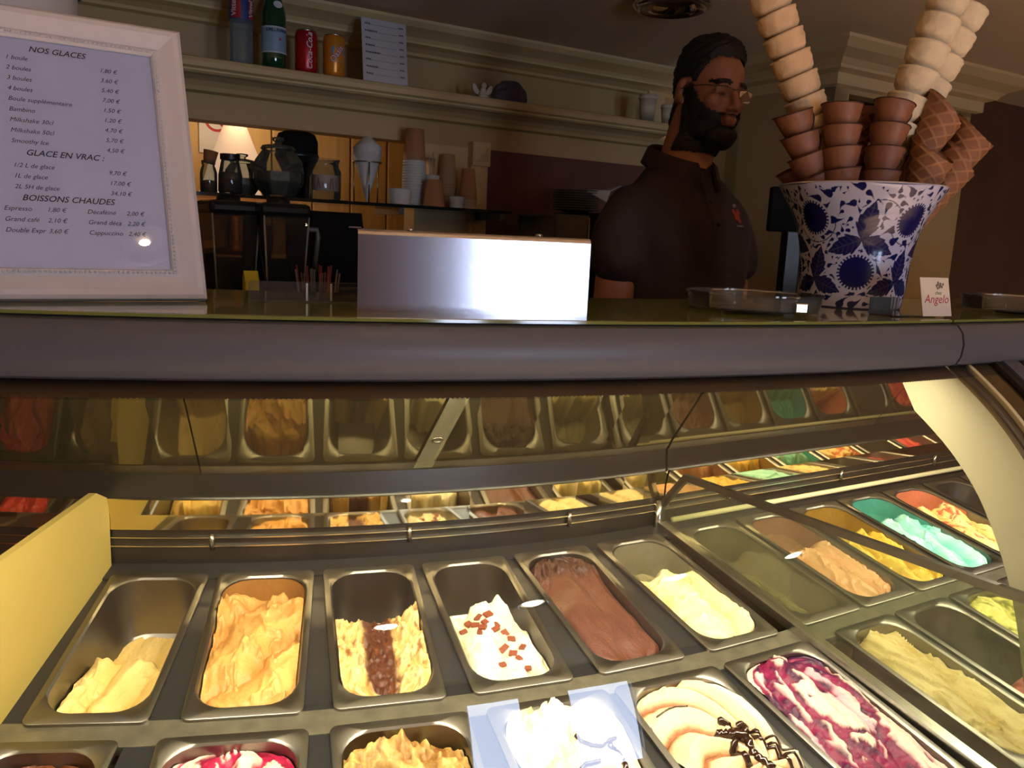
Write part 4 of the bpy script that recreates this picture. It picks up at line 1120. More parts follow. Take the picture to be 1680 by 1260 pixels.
# ================================================================== BACK WALL LEDGE AND NICHE SHELF
ORDW = ['lowest', 'second', 'third', 'fourth', 'fifth', 'sixth', 'seventh', 'eighth', 'ninth', 'tenth', 'eleventh', 'twelfth', 'thirteenth', 'fourteenth', 'fifteenth', 'sixteenth', 'seventeenth', 'topmost']
KL = 2.42 / 2.08          # ledge items were surveyed at 2.08 m depth, they stand at 2.42
def LU(u): return u * KL
ZL = 1.934
face = Matrix.Rotation(PI / 2, 4, 'X')
def wrapped(txt, size, rad, ang0, z0, vertical=False, shear=0.2, bold=0.0, off_=.0004, align='CENTER'):
    m = text_mb(txt, size, None, shear, align, bold)
    out = MB()
    vs_ = []
    for v in m.v:
        x, y = (v[0], v[1]) if not vertical else (-v[1], v[0])
        a = ang0 + x / rad
        vs_.append(((rad + off_) * math.sin(a), -(rad + off_) * math.cos(a), z0 + y))
    out.add(vs_, m.f); return out
# --- water bottle
clearp = glass('clear_plastic', (214, 222, 224), 1.4, haze=.20, hazec=(186, 196, 202))
u0 = LU(.477)
bt = thing('water_bottle', 'clear plastic water bottle with red and blue label at the left end of the ledge', 'bottle', RW(u0, 2.408, ZL), TH1)
prf = [(0, .003), (.026, .001), (.030, .006)]
for i in range(12): prf += [(.0305 - .0012 * (i % 2), .012 + i * .0085)]
prf += [(.031, .115), (.031, .165), (.029, .185), (.022, .205), (.013, .218), (.013, .23)]
MB().lathe(prf, 32).obj('bottle_body', clearp, bt, smooth=True)
MB().lathe([(.0315, .112), (.0318, .114), (.0318, .163), (.0315, .165)], 40).obj('label', mat('label_blue', (44, 62, 130), 0.5), bt, smooth=True)
lb = MB(); 
for sgn in (-1, 1): 
    vs_ = []
    for j in range(9):
        a = .12 + sgn * .75 + (j - 4) * .11
        vs_ += [(.0322 * math.sin(a), -.0322 * math.cos(a), .113), (.0322 * math.sin(a), -.0322 * math.cos(a), .164)]
    lb.add(vs_, [(2 * j, 2 * j + 2, 2 * j + 3, 2 * j + 1) for j in range(8)])
    o = lb.obj('label_panel', mat('label_red', (176, 40, 48), 0.5), bt); lb = MB()
    wrapped('Vittel', .020, .0326, .12 + sgn * .75, .139, True, .1, .0004).obj('label_text', mat('label_white', (222, 216, 214), 0.5), o)
MB().lathe([(.0145, .228), (.0145, .245), (0, .245)], 24).obj('cap', mat('cap_red', (170, 40, 40), 0.4), bt, smooth=True)
# --- green bottle
gb = thing('green_bottle', 'dark green glass mineral water bottle with pale blue label on the ledge', 'bottle', RW(LU(.5525), 2.408, ZL), TH1)
greenp = mat('green_glass', (10, 66, 36), 0.08, spec=0.7, var=0.1, scale=20, coat=0.5)
MB().lathe([(0, .003), (.028, .001), (.032, .006), (.033, .03), (.033, .135), (.031, .15), (.024, .175), (.017, .198), (.0135, .225), (.013, .25), (.0145, .255), (.0145, .262), (0, .262)], 40).obj('bottle_body', greenp, gb, smooth=True)
MB().lathe([(.0333, .038), (.0336, .040), (.0336, .105), (.0333, .107)], 40).obj('front_label', mat('label_pale_blue', (138, 168, 188), 0.5, var=0.15, scale=60), gb, smooth=True)
for z in (.040, .105): MB().lathe([(.0338, z - .0012), (.0340, z), (.0338, z + .0012)], 40).obj('label_border', mat('label_white', (222, 216, 214), 0.5), gb, smooth=True)
wrapped('S.PELLEGRINO', .0105, .0341, .1, .093, False, 0.0, .0003).obj('label_text', mat('print_navy', (24, 34, 70), 0.5), gb)
wrapped('\u2605', .012, .0341, .25, .070, False, 0.0).obj('label_star', mat('label_red', (176, 40, 48), 0.5), gb)
MB().lathe([(0, 0), (.012, 0)], 20, Matrix.Translation((.004, -.0285, .164)) @ Matrix.Rotation(math.radians(70), 4, 'X') @ Matrix.Diagonal((1, .9, 1, 1))).obj('neck_label', mat('label_white', (222, 216, 214), 0.5), gb)
# --- cans
def can(u, label, body, txt, txtcol, z, size, name='drink_can'):
    c = thing(name, label, 'can', RW(LU(u), 2.408, ZL), TH1, 'drink cans on the ledge')
    MB().lathe([(.022, .004), (.024, 0), (.0275, .003), (.0310, .012), (.0310, .100), (.0285, .109), (.0265, .111)], 36).obj('can_body', body, c, smooth=True)
    MB().lathe([(.0265, .111), (.0275, .113), (.0265, .1145), (.0245, .111), (0, .111)], 36).obj('can_lid', steel, c, smooth=True)
    return c
c1 = can(.630, 'red cola can with white script on the ledge', mat('can_red', (186, 24, 30), 0.3, metal=0.3, var=0.08), 'Coca-Cola', None, 0, 0)
wrapped('Coca-Cola', .0225, .0312, .25, .056, True, .35, .0004).obj('can_script', mat('label_white', (222, 216, 214), 0.5), c1)
c2 = can(.6995, 'orange fruit drink can next to the red can', mat('can_orange', (222, 140, 36), 0.3, metal=0.3, var=0.08), 'Oasis', None, 0, 0)
sp_ = MB(); vs_ = []
for j in range(21):
    a = 2 * PI * j / 20; x = .021 * math.cos(a) * (1 + .15 * math.sin(3 * a)); z = .062 + .026 * math.sin(a)
    vs_.append((.0313 * math.sin(.1 + x / .0313), -.0313 * math.cos(.1 + x / .0313), z))
sp_.add(vs_, [tuple(range(20))]); sp_.obj('blue_splash', mat('splash_blue', (96, 140, 170), 0.4), c2)
def tilt_wrap(txt, size, rad, ang0, z0, rot, bold, off_):
    m = text_mb(txt, size, Matrix.Rotation(rot, 4, 'Z'), .1, 'CENTER', bold); b = MB()
    b.add([((rad + off_) * math.sin(ang0 + v[0] / rad), -(rad + off_) * math.cos(ang0 + v[0] / rad), z0 + v[1]) for v in m.v], m.f); return b
tilt_wrap('Oasis', .023, .0313, .12, .056, 1.0, .0016, .0005).obj('letter_outline', mat('print_crimson', (170, 44, 58), 0.6), c2)
tilt_wrap('Oasis', .023, .0313, .12, .056, 1.0, .0002, .0008).obj('can_script', mat('label_white', (222, 216, 214), 0.5), c2)
# --- price sheet
ps = thing('price_sheet', 'white printed price sheet leaning upright on the ledge right of the cans', 'price sheet')
ps.matrix_basis = Matrix.Translation(RW(LU(.774), 2.40, ZL)) @ Matrix.Rotation(TH1, 4, 'Z') @ Matrix.Rotation(math.radians(-8), 4, 'X')
MB().bbox((.0705, 0, .0925), (.141, .001, .185), .0003).obj('sheet', mat('price_paper', (196, 188, 188), 0.75, var=0.03), ps)
pt_ = MB()
for i, nl in enumerate((4, 9, 4, 7, 11, 4, 9, 5)):
    z = .168 - i * .0205
    for q in range(nl): pt_.box((.012 + q * .0042, -.0007, z + .0022), (.0028, .0002, .0034 + .0012 * ((q * 7 + i) % 2)))
    for q in range(4): pt_.box((.118 + q * .0038, -.0007, z + .0022), (.0026, .0002, .0038))
    pt_.box((.066, -.0007, z - .0002), (.09, .0002, .0006))
pt_.obj('printed_lines', ink, ps, kind='stuff')
# --- little angel
an = thing('angel_figurine', 'small white plaster angel with spread wings on the ledge', 'figurine', RW(LU(1.125), 2.42, ZL), TH1)
plast = mat('plaster_white', (206, 194, 172), 0.7)
b = MB(); b.ball((0, 0, .014), (.016, .012, .014)); b.ball((0, -.002, .028), (.010, .008, .010)); b.ball((-.009, -.006, .016), (.005, .005, .010)); b.ball((.009, -.006, .016), (.005, .005, .010)); b.ball((0, -.008, .008), (.018, .010, .007))
body = b.obj('body', plast, an, smooth=True)
MB().ball((.001, -.003, .042), .0095).obj('head', plast, an, smooth=True)
for sgn in (-1, 1):
    w_ = [(0, 0), (.008, .010), (.020, .026), (.030, .028), (.030, .018), (.027, .008), (.022, .001), (.012, -.004)]
    MB().prism([(x * sgn, z) for x, z in w_], -.0015, .0015, Matrix.Translation((.006 * sgn, .004, .018)) @ Matrix.Rotation(PI / 2, 4, 'X')).obj('wing', plast, an)
# --- amethyst rock
rk = bmesh.new(); bmesh.ops.create_icosphere(rk, subdivisions=4, radius=1)
for v in rk.verts:
    n = v.co.copy(); k = .82 + .32 * (vnoise(np.array([n.x * 2.2 + 5]), np.array([n.y * 2.2 + n.z * 3]), 5)[0]) + .10 * vnoise(np.array([n.x * 9]), np.array([n.z * 9 + n.y * 7]), 6)[0]
    v.co = Vector((n.x * .058 * k, n.y * .03 * k, max(-.018, n.z * .055 * k)))
me = bpy.data.meshes.new('amethyst_rock'); rk.to_mesh(me); rk.free(); me.materials.append(mat('amethyst', (92, 78, 92), 0.45, var=0.45, scale=60, bump=0.5, bscale=180))
o = bpy.data.objects.new('amethyst_rock', me); COL.objects.link(o); o.location = RW(LU(1.215), 2.43, ZL + .018); o.rotation_euler = (0, 0, TH1)
tag(o, 'rough greyish purple crystal rock beside the white angel', 'rock')
# --- lidded paper cups by the man's head
cupw = mat('cup_cream', (206, 190, 158), 0.6, var=0.03)
def lidcup(u, h, r, label):
    c = thing('lidded_cup', label, 'cup', RW(LU(u), 2.42, ZL), TH1, 'lidded paper cups on the ledge')
    MB().lathe([(0, .003), (r * .68, .003), (r * .70, 0), (r * .95, h * .86), (r * .93, h * .86)], 32).obj('cup_wall', cupw, c, smooth=True)
    MB().lathe([(r * .98, h * .84), (r * 1.06, h * .85), (r * 1.06, h * .89), (r * .98, h * .91), (r * .94, h), (r * .85, h), (r * .8, h * .96), (0, h * .96)], 32).obj('lid', mat('lid_white', (216, 206, 184), 0.4), c, smooth=True)
lidcup(1.706, .096, .0335, 'larger lidded cream paper cup on the ledge left of the man')
lidcup(1.788, .072, .026, 'smaller lidded cream paper cup half hidden behind the man')

# ------------------------------------------------------------ glass shelf
KS = 2.40 / 2.06
def SU(u): return u * KS
ZS = 1.5 + (1.574 - 1.5) * KS
gs = thing('glass_shelf', 'dark glass shelf across the niche carrying jars and paper cups', 'shelf', RW(.8, 2.38, ZS), TH1)
MB().room(-.55, SU(1.165), 2.29, 2.485, ZS - .010, ZS - .0005).obj('shelf_pane', mat('smoked_glass', (34, 36, 32), 0.06, spec=0.6), gs, world=True)
for u in (.30, .985, 1.33): MB().room(u - .008, u + .008, 2.30, 2.49, ZS - .03, ZS - .010).obj('bracket', steel_dk, gs, world=True)
jglass = glass('jar_glass', (216, 222, 216), 1.5, haze=.10, hazec=(150, 154, 148))
cork = mat('cork', (150, 100, 58), 0.8, var=0.3, scale=80, bump=0.3, bscale=160)
# jar with cork
j1 = thing('cork_jar', 'small glass jar closed with a tilted cork beside the menu frame', 'jar', RW(SU(.398), 2.41, ZS), TH1)
MB().lathe([(0, .002), (.020, .001), (.0225, .006), (.0225, .055), (.019, .068), (.016, .074), (.0185, .080), (.0185, .086), (.016, .088)], 28).obj('jar_body', jglass, j1, smooth=True)
MB().lathe([(0, .004), (.021, .004), (.021, .034), (0, .037)], 24).obj('dried_contents', mat('nut_mix', (110, 84, 50), 0.7, var=0.5, scale=120, bump=0.6, bscale=160), j1, smooth=True)
MB().lathe([(0, 0), (.015, 0), (.0195, .034), (0, .036)], 20, Matrix.Translation((.002, 0, .080)) @ Matrix.Rotation(math.radians(10), 4, 'Y')).obj('cork_stopper', cork, j1, smooth=True, angle=40)
j2 = thing('spice_jar', 'tapered glass jar with dark red contents and black lid', 'jar', RW(SU(.440), 2.37, ZS), TH1)
MB().lathe([(0, .002), (.028, .001), (.032, .008), (.031, .05), (.024, .085), (.022, .092)], 28).obj('jar_body', jglass, j2, smooth=True)
MB().lathe([(0, .004), (.030, .006), (.029, .045), (.024, .058), (0, .06)], 24).obj('red_contents', mat('dried_red', (70, 24, 20), 0.7, var=0.4, scale=100, bump=0.5, bscale=150), j2, smooth=True)
MB().lathe([(.0235, .090), (.026, .091), (.026, .106), (0, .107)], 28).obj('lid', black_m, j2, smooth=True, angle=40)
# octagonal jars
def octjar(u, w, r, label, gr=None):
    o = thing('octagonal_jar', label, 'jar', RW(SU(u), w, ZS), TH1 + .2, gr)
    pts = [(r * .55, .002), (r * .62, 0), (r, r * .55), (r * 1.02, r * .95), (r * .95, r * 1.35), (r * .62, r * 1.78), (r * .58, r * 1.80)]
    MB().lathe([(0, .002)] + pts, 8).obj('jar_body', jglass, o)
    MB().lathe([(0, .006), (r * .6, .006), (r * .9, r * .6), (r * .9, r * .95), (0, r * 1.0)], 8).obj('wrapped_sweets', mat('wrapped_sweets', (112, 106, 94), 0.3, var=0.7, scale=70, bump=0.8, bscale=60), o)
    MB().lathe([(r * .64, r * 1.78), (r * .68, r * 1.80), (r * .62, r * 1.92), (r * .2, r * 2.0), (.010, r * 2.02), (.009, r * 2.06), (.017, r * 2.14), (.016, r * 2.24), (0, r * 2.28)], 16).obj('knob_lid', jglass, o, smooth=True)
    return o
octjar(.5515, 2.37, .072, 'large octagonal glass sweet jar with knob lid in the niche')
octjar(.485, 2.46, .052, 'smaller octagonal glass jar behind the large one')
# round jar with pink label
rj = thing('label_jar', 'round clear jar with pale label marked in red strokes', 'jar', RW(SU(.666), 2.39, ZS), TH1)
MB().lathe([(0, .003), (.048, .001), (.052, .008), (.0525, .082), (.046, .094), (.046, .108), (.049, .110), (.049, .116), (.045, .117)], 36).obj('jar_body', jglass, rj, smooth=True)
lb = MB(); vs_ = []
for j in range(17):
    a = -.9 + 1.9 * j / 16
    vs_ += [(.0512 * math.sin(a), -.0512 * math.cos(a), .026), (.0512 * math.sin(a), -.0512 * math.cos(a), .070)]
lb.add(vs_, [(2 * j, 2 * j + 2, 2 * j + 3, 2 * j + 1) for j in range(16)])
lo_ = lb.obj('paper_label', mat('label_pinkish', (196, 176, 176), 0.6), rj)
st_ = MB()
for a_, z0_, z1_, sl_ in ((-.62, .034, .060, .10), (-.46, .034, .060, -.10), (-.30, .036, .050, .0), (.10, .030, .062, .06), (.30, .030, .062, -.06), (.52, .034, .058, .0)):
    c_ = [(a_ - .02, z0_), (a_ + .02, z0_), (a_ + .02 + sl_, z1_), (a_ - .02 + sl_, z1_)]
    st_.add([(.0516 * math.sin(q), -.0516 * math.cos(q), z) for q, z in c_], [(0, 1, 2, 3)])
st_.obj('red_strokes', mat('print_crimson', (170, 44, 58), 0.6), lo_, kind='stuff')
# paper cones in a wire stand
def paper_cones(u, w, label):
    st = thing('cone_stand', label.replace('paper cone', 'wire and acrylic stand holding the paper cone'), 'stand', RW(SU(u), w, ZS), TH1)
    MB().tube([(.043 * math.cos(a * PI / 12), .043 * math.sin(a * PI / 12), .118) for a in range(25)], .0022, 6).obj('holding_ring', frame_m, st, smooth=True)
    for a in (.3, 2.4, 4.5): MB().tube([(.043 * math.cos(a), .043 * math.sin(a), .118), (.040 * math.cos(a), .040 * math.sin(a), .001)], .002, 6).obj('wire_leg', frame_m, st, smooth=True)
    for k in range(3):
        o = MB().lathe([(.0015, .004 + k * .009), (.0465, .140 + k * .009), (.0460, .140 + k * .009), (.001, .006 + k * .009)], 28, wob=lambda a, z: 1 - .10 * (z > .12) * math.cos(a * 2 + 1)).obj('paper_cone', mat('white_paper', (196, 200, 198), 0.7), None, smooth=True)
        o.location = RW(SU(u), w, ZS); o.rotation_euler = (0, 0, TH1)
        tag(o, ['lowest ', 'middle ', 'innermost '][k] + label, 'paper cone', 'paper cones in the wire stand')
    o = MB().lathe([(.0015, .030), (.0460, .160), (.030, .175), (.012, .192), (0, .193)], 24, wob=lambda a, z: 1 - .15 * (z > .15) * math.cos(a * 2)).obj('folded_paper_cone', mat('white_paper', (196, 200, 198), 0.7), None, smooth=True)
    o.location = RW(SU(u), w, ZS); o.rotation_euler = (0, 0, TH1); tag(o, 'folded white paper cone peaking over ' + label, 'paper cone', 'paper cones in the wire stand')
paper_cones(.782, 2.39, 'paper cone in the niche left of the cup stacks')
# cups
cw = mat('cup_white', (200, 198, 190), 0.55, var=0.03); ck = mat('cup_kraft', (172, 122, 82), 0.65, var=0.08); cbk = mat('cup_beige', (176, 150, 116), 0.6, var=0.05)
def cup_inv(name, label, loc, h, rb, rt, m, group):
    """inverted paper cup: wide rim down"""
    c = thing(name, label, 'cup', loc, TH1, group)
    MB().lathe([(rb, .0), (rb * 1.03, .0015), (rb * 1.0, .004), (rt, h), (rt * .95, h + .001), (rt * .9, h - .004), (0, h - .004)], 28).obj('cup_wall', m, c, smooth=True, angle=50)
    MB().tube([(rb * 1.01 * math.cos(a * PI / 14), rb * 1.01 * math.sin(a * PI / 14), .002) for a in range(29)], .0018, 6).obj('rolled_rim', m, c, smooth=True)
    return c
n = 18
for i in range(n):
    cup_inv('paper_cup', 'inverted %s cup, %s from below in the tall cup stack' % ('kraft paper' if i == n - 1 else 'white paper', ORDW[i]), RW(SU(.928), 2.43, ZS + i * .0082), .094, .0385 - .0002 * i, .027, ck if i == n - 1 else cw, 'tall stack of paper cups')
for i in range(9):
    cup_inv('paper_cup', 'inverted beige paper cup, %s from below in the stack before the pilaster' % ORDW[i], RW(SU(1.041), 2.46, ZS + i * .0095), .095, .030, .021, cbk, 'beige cup stack before the pilaster')
for i in range(5):
    cup_inv('paper_cup', 'inverted %s cup, %s from below in the short right hand stack' % ('kraft' if i > 2 else 'beige', ORDW[i]), RW(SU(1.069), 2.38, ZS + i * .010), .085, .029, .020, ck if i > 2 else cbk, 'short cup stack at the shelf end')
cup_inv('paper_cup', 'single inverted kraft paper cup in front of the tall stack', RW(SU(.955), 2.35, ZS), .080, .034, .026, ck, 'loose cups on the glass shelf')
def cup_up(label, loc, h, rb, rt, m):
    c = thing('paper_cup', label, 'cup', loc, TH1, 'loose cups on the glass shelf')
    MB().lathe([(0, .003), (rb * .95, .003), (rb, 0), (rt, h), (rt + .002, h + .001), (rt - .001, h + .002), (rb - .002, .006), (0, .006)], 28).obj('cup_wall', m, c, smooth=True, angle=50)
    return c
cup_up('short wide white cup left of the tall cup stack', RW(SU(.866), 2.37, ZS), .046, .030, .037, cw)
cup_up('tall white cup holding plastic spoons behind the kraft cup', RW(SU(.986), 2.45, ZS), .100, .020, .028, cw)
for k in range(4):
    o = MB().tube([(0, 0, .02), (.003 * (k - 1.5), .004 * (k % 2), .10), (.006 * (k - 1.5), .006 * (k % 2), .150 + .008 * k)], .0016, 6).obj('plastic_spoon', mat('spoon_plastic', (190, 182, 168), 0.3), None, smooth=True)
    o.location = RW(SU(.986), 2.45, ZS); o.rotation_euler = (0, 0, TH1); tag(o, ['leftmost', 'second', 'third', 'rightmost'][k] + ' plastic spoon standing in the tall white cup', 'spoon', 'spoons in the white cup')
cup_up('tiny white cup at the front of the glass shelf by the stacks', RW(SU(1.013), 2.33, ZS), .033, .019, .026, cw)

# ------------------------------------------------------------ back worktop, machines
wt = thing('back_worktop', 'dark back worktop behind the counter under the niche', 'worktop', RW(.6, 2.2, 0), TH1)
MB().room(.0, 1.95, 2.0, 2.495, 1.05, 1.09).obj('top', steel_dk, wt, world=True)
MB().room(.02, 1.93, 2.03, 2.495, 0.0, 1.05).obj('cabinet', wood_dk, wt, world=True)
ZW = 1.091
def blender(u, w, label, lid):
    b = thing('blender', label, 'blender', RW(u, w, ZW), TH1 + .1, 'blenders on the back worktop')
    MB().lathe([(0, 0), (.085, 0), (.085, .02), (.075, .15), (.05, .20), (0, .2)], 4, Matrix.Rotation(PI / 4, 4, 'Z')).obj('motor_base', black_m, b)
    jar = MB().lathe([(.0, .205), (.056, .205), (.064, .23), (.083, .44), (.081, .44), (.062, .235), (.054, .21), (0, .21)], 4, Matrix.Rotation(PI / 4, 4, 'Z')).obj('jug', glass('jug_plastic', (196, 196, 190), 1.45, haze=.07, hazec=(150, 144, 136)), b)
    for a in range(4): 
        t_ = PI / 4 + a * PI / 2; MB().tube([(.065 * math.cos(t_), .065 * math.sin(t_), .23), (.083 * math.cos(t_), .083 * math.sin(t_), .44)], .0024, 6).obj('jug_edge_highlight', mat('jug_highlight_pale', (150, 146, 138), 0.2), jar, smooth=True)  # pale corner bars put the jug's glass highlights into colour
    MB().tube([(.062, .0, .41), (.105, 0, .41), (.108, 0, .39), (.095, 0, .27), (.05, 0, .25)], .007, 8).obj('handle', mat('clear_handle', (120, 118, 112), 0.2), b, smooth=True)
    MB().bbox((0, 0, .455), (.130, .130, .035), .012).obj('lid', black_m, b)
    MB().lathe([(.03, .47), (.028, .487), (0, .487)], 20).obj('lid_cap', black_m, b, smooth=True)
blender(.47, 2.20, 'clear square blender jug with handle, nearest the menu frame', 0)
blender(.585, 2.16, 'dark square blender jug left of the black machine', 0)
# coffee machine: black body with grinder hopper
cm = thing('coffee_machine', 'black coffee machine with round hopper under the glass shelf', 'coffee machine', RW(.765, 2.30, ZW), TH1)
MB().add([(-.08, -.10, 0), (.12, -.10, 0), (.12, .15, 0), (-.08, .15, 0), (-.08, -.10, .46), (.06, -.10, .46), (.06, .15, .46), (-.08, .15, .46)], [(0, 3, 2, 1), (4, 5, 6, 7), (0, 1, 5, 4), (1, 2, 6, 5), (2, 3, 7, 6), (3, 0, 4, 7)]).obj('body', mat('black_lacquer', (12, 11, 11), 0.8, spec=0.2), cm)
MB().bbox((.0, -.105, .20), (.15, .02, .12), .008).obj('front_panel', black_m, cm)
hp = thing('black_grinder', 'black rounded grinder hopper standing on the glass shelf behind the jars', 'grinder', RW(.72, 2.455, ZS), TH1)
MB().lathe([(0, 0), (.035, 0), (.038, .07), (.052, .10), (.060, .115), (.060, .165), (.052, .185), (.035, .192), (0, .193)], 32).obj('hopper', MATS['black_lacquer'], hp, smooth=True)
MB().lathe([(.061, .118), (.063, .12), (.063, .128), (.061, .13)], 32).obj('band', black_m, hp, smooth=True)
# straws in a holder
sh = thing('straw_holder', 'dark holder full of paper straws in front of the black machine', 'holder', RW(.67, 2.10, ZW), TH1)
MB().lathe([(0, .002), (.04, 0), (.045, .25), (.042, .25), (.037, .008), (0, .008)], 24).obj('holder_cup', black_m, sh, smooth=True)
for k in range(26):
    a = k * 2.399; r_ = .006 + .033 * math.sqrt(k / 26)
    tx_, ty_ = r_ * math.cos(a), r_ * math.sin(a)
    o = MB().tube([(tx_ * .6, ty_ * .6, .012), (tx_ * 1.7, ty_ * 1.3, .30 + .01 * (k % 3))], .0024, 6).obj('paper_straw', mat(['straw_pink', 'straw_grey', 'straw_red'][k % 3], [(150, 110, 104), (140, 136, 132), (140, 60, 56)][k % 3], 0.6), None, smooth=True)
    o.location = RW(.67, 2.10, ZW); o.rotation_euler = (0, 0, TH1)
    tag(o, ['dusty pink', 'grey', 'dull red'][k % 3] + ' straw fanning out of the dark holder', 'straw', 'straws in the dark holder')
yb = thing('yellow_carton', 'bright yellow carton peeping between the two blender jugs', 'carton', RW(.490, 2.06, ZW), TH1)
MB().bbox((0, 0, .14), (.034, .03, .28), .003).obj('carton_body', mat('bright_yellow', (226, 214, 60), 0.5, emit=None), yb)
MB().add([(-.017, -.015, .28), (.017, -.015, .28), (.017, .015, .28), (-.017, .015, .28), (-.017, 0, .305), (.017, 0, .305)], [(0, 1, 5, 4), (2, 3, 4, 5), (1, 2, 5), (3, 0, 4)]).obj('gable_top', mat('bright_yellow'  , (226, 214, 60)), yb)
# stainless box with saucers and napkins
bxs = thing('stainless_box', 'dark stainless steel box on the worktop below the saucers', 'machine', RW(1.47, 2.22, ZW), TH1)
MB().bbox((0, 0, .245), (.13, .22, .49), .006).obj('casing', steel_dk, bxs); MB().bbox((.058, -.112, .245), (.006, .006, .47), .001).obj('corner_trim', line_m, bxs)
ct = thing('cup_warmer', 'dark machine with a flat top under the stacked saucers beside the man', 'machine', RW(1.63, 2.24, ZW), TH1)
MB().bbox((0, 0, .25), (.17, .24, .50), .01).obj('casing', MATS['black_lacquer'], ct); MB().bbox((0, -.12, .35), (.12, .01, .08), .004).obj('panel', black_m, ct)
for k in range(9):
    o = MB().lathe([(0, .001), (.04, .0), (.045, .004), (.075, .008), (.074, .010), (.044, .006), (0, .004)], 32).obj('saucer', mat('saucer_grey', (120, 118, 112), 0.3), None, smooth=True)
    o.location = RW(1.56, 2.23, ZW + .501 + k * .0075); tag(o, 'dim white saucer, %s from below in the stack beside the man' % ORDW[k], 'saucer', 'stacked saucers beside the man')
nk = MB().add([(-.05, -.05, 0), (.06, -.04, .004), (.05, .05, 0), (-.04, .04, .006), (.085, -.06, .02), (.02, -.075, -.035)], [(0, 1, 2, 3), (0, 5, 1), (1, 4, 2)]).obj('paper_napkin', mat('white_paper'  , (196, 200, 198)), None)
sm = nk.modifiers.new('thick', 'SOLIDIFY'); sm.thickness = .0025
nk.location = RW(1.60, 2.22, ZW + .501 + .071); nk.rotation_euler = (0, 0, TH1); tag(nk, 'crumpled white paper napkin on top of the saucers', 'napkin')
# black screen behind the man
mn = thing('black_till_screen', 'black till screen between the man and the patterned bowl', 'screen', RW(2.0, 1.72, 0), TH1 - .5)
MB().bbox((0, 0, 1.62), (.16, .03, .13), .006).obj('screen', MATS['black_lacquer'], mn); MB().bbox((0, .01, .78), (.05, .05, 1.56), .005).obj('stand', black_m, mn); MB().bbox((0, 0, .01), (.2, .2, .02), .004).obj('foot', black_m, mn)
# ================================================================== THE MAN BEHIND THE COUNTER
from mathutils.bvhtree import BVHTree
def remeshed(mb, vox, smooth_it=4, fac=0.5):
    me = bpy.data.meshes.new('tmp'); me.from_pydata(mb.v, [], mb.f); me.update()
    o = bpy.data.objects.new('tmp', me); COL.objects.link(o)
    r = o.modifiers.new('r', 'REMESH'); r.mode = 'VOXEL'; r.voxel_size = vox
    s_ = o.modifiers.new('s', 'SMOOTH'); s_.iterations = smooth_it; s_.factor = fac
    dg = bpy.context.evaluated_depsgraph_get()
    m2 = bpy.data.meshes.new_from_object(o.evaluated_get(dg))
    n = len(m2.vertices)
    V = np.empty(n * 3); m2.vertices.foreach_get('co', V); V = V.reshape(-1, 3)
    Nn = np.empty(n * 3); m2.vertices.foreach_get('normal', Nn); Nn = Nn.reshape(-1, 3)
    F = [tuple(p.vertices) for p in m2.polygons]
    bpy.data.objects.remove(o); bpy.data.meshes.remove(me); bpy.data.meshes.remove(m2)
    return V, Nn, F
def chain(mb, pts, rad, n=14):
    """capsule chain with round ends and joints"""
    pts = [Vector(p) for p in pts]
    dense, rd = [], []
    for i in range(len(pts) - 1):
        for k in range(6):
            dense.append(pts[i].lerp(pts[i + 1], k / 6)); rd.append(rad[i] + (rad[i + 1] - rad[i]) * k / 6)
    dense.append(pts[-1]); rd.append(rad[-1])
    mb.tube(dense, rd, n)
    for p, r in zip(pts, rad): mb.ball(p, r * .995, n, 8)

MAN = thing('person', 'bearded man in glasses and dark brown polo shirt standing behind the counter looking down', 'person', (.378, 1.955, 0))
BY = math.radians(37)
MBODY = Matrix.Rotation(BY, 4, 'Z')
HEADC = Vector((.417 - .378, 1.945 - 1.955, 1.838))
MHEAD = Matrix.Translation(HEADC) @ Matrix.Rotation(math.radians(28), 4, 'Z') @ Matrix.Rotation(math.radians(5), 4, 'X') @ Matrix.Rotation(math.radians(3), 4, 'Y') @ Matrix.Scale(.88, 4)
# --- head (face towards local -Y)
hd = MB()
hd.ball((0, .018, .042), (.0745, .094, .086), 28, 18)
hd.ball((0, -.012, .040), (.066, .078, .070), 24, 16)
hd.ball((0, -.028, -.030), (.060, .062, .082), 24, 16)
hd.ball((0, -.020, -.066), (.054, .056, .046), 20, 14)
hd.ball((0, -.066, -.098), (.026, .022, .020), 16, 10)
hd.ball((0, -.078, .020), (.046, .014, .010), 18, 10)
for s_ in (-1, 1):
    hd.ball((s_ * .036, -.062, -.022), (.024, .022, .022), 14, 10)
    hd.ball((s_ * .031, -.077, .001), (.0155, .0125, .0105), 14, 10)
    hd.ball((s_ * .0125, -.101, -.037), (.0085, .010, .007), 12, 8)
    hd.ball((s_ * .077, .012, -.004), (.008, .020, .031), 14, 10, Matrix.Translation((s_ * .004, 0, 0)) @ Matrix.Rotation(s_ * .25, 4, 'Z'))
    hd.ball((s_ * .079, .008, -.026), (.007, .009, .011), 10, 8)
chain(hd, [(0, -.082, .016), (0, -.096, -.006), (0, -.111, -.030)], [.0085, .0085, .0105], 12)
hd.ball((0, -.110, -.033), (.0115, .011, .0095), 14, 10)
hd.ball((0, -.092, -.056), (.018, .010, .012), 14, 10)
hd.ball((0, -.0965, -.0635), (.0225, .0085, .0055), 16, 8); hd.ball((0, -.0955, -.0735), (.0195, .0085, .0065), 16, 8)
skin_mb = MB().add(hd.v, hd.f, MHEAD)
chain(skin_mb, [MHEAD @ Vector((0, .030, -.040)), MHEAD @ Vector((0, .045, -.105)), MBODY @ Vector((0, .01, 1.655))], [.058, .057, .066], 18)
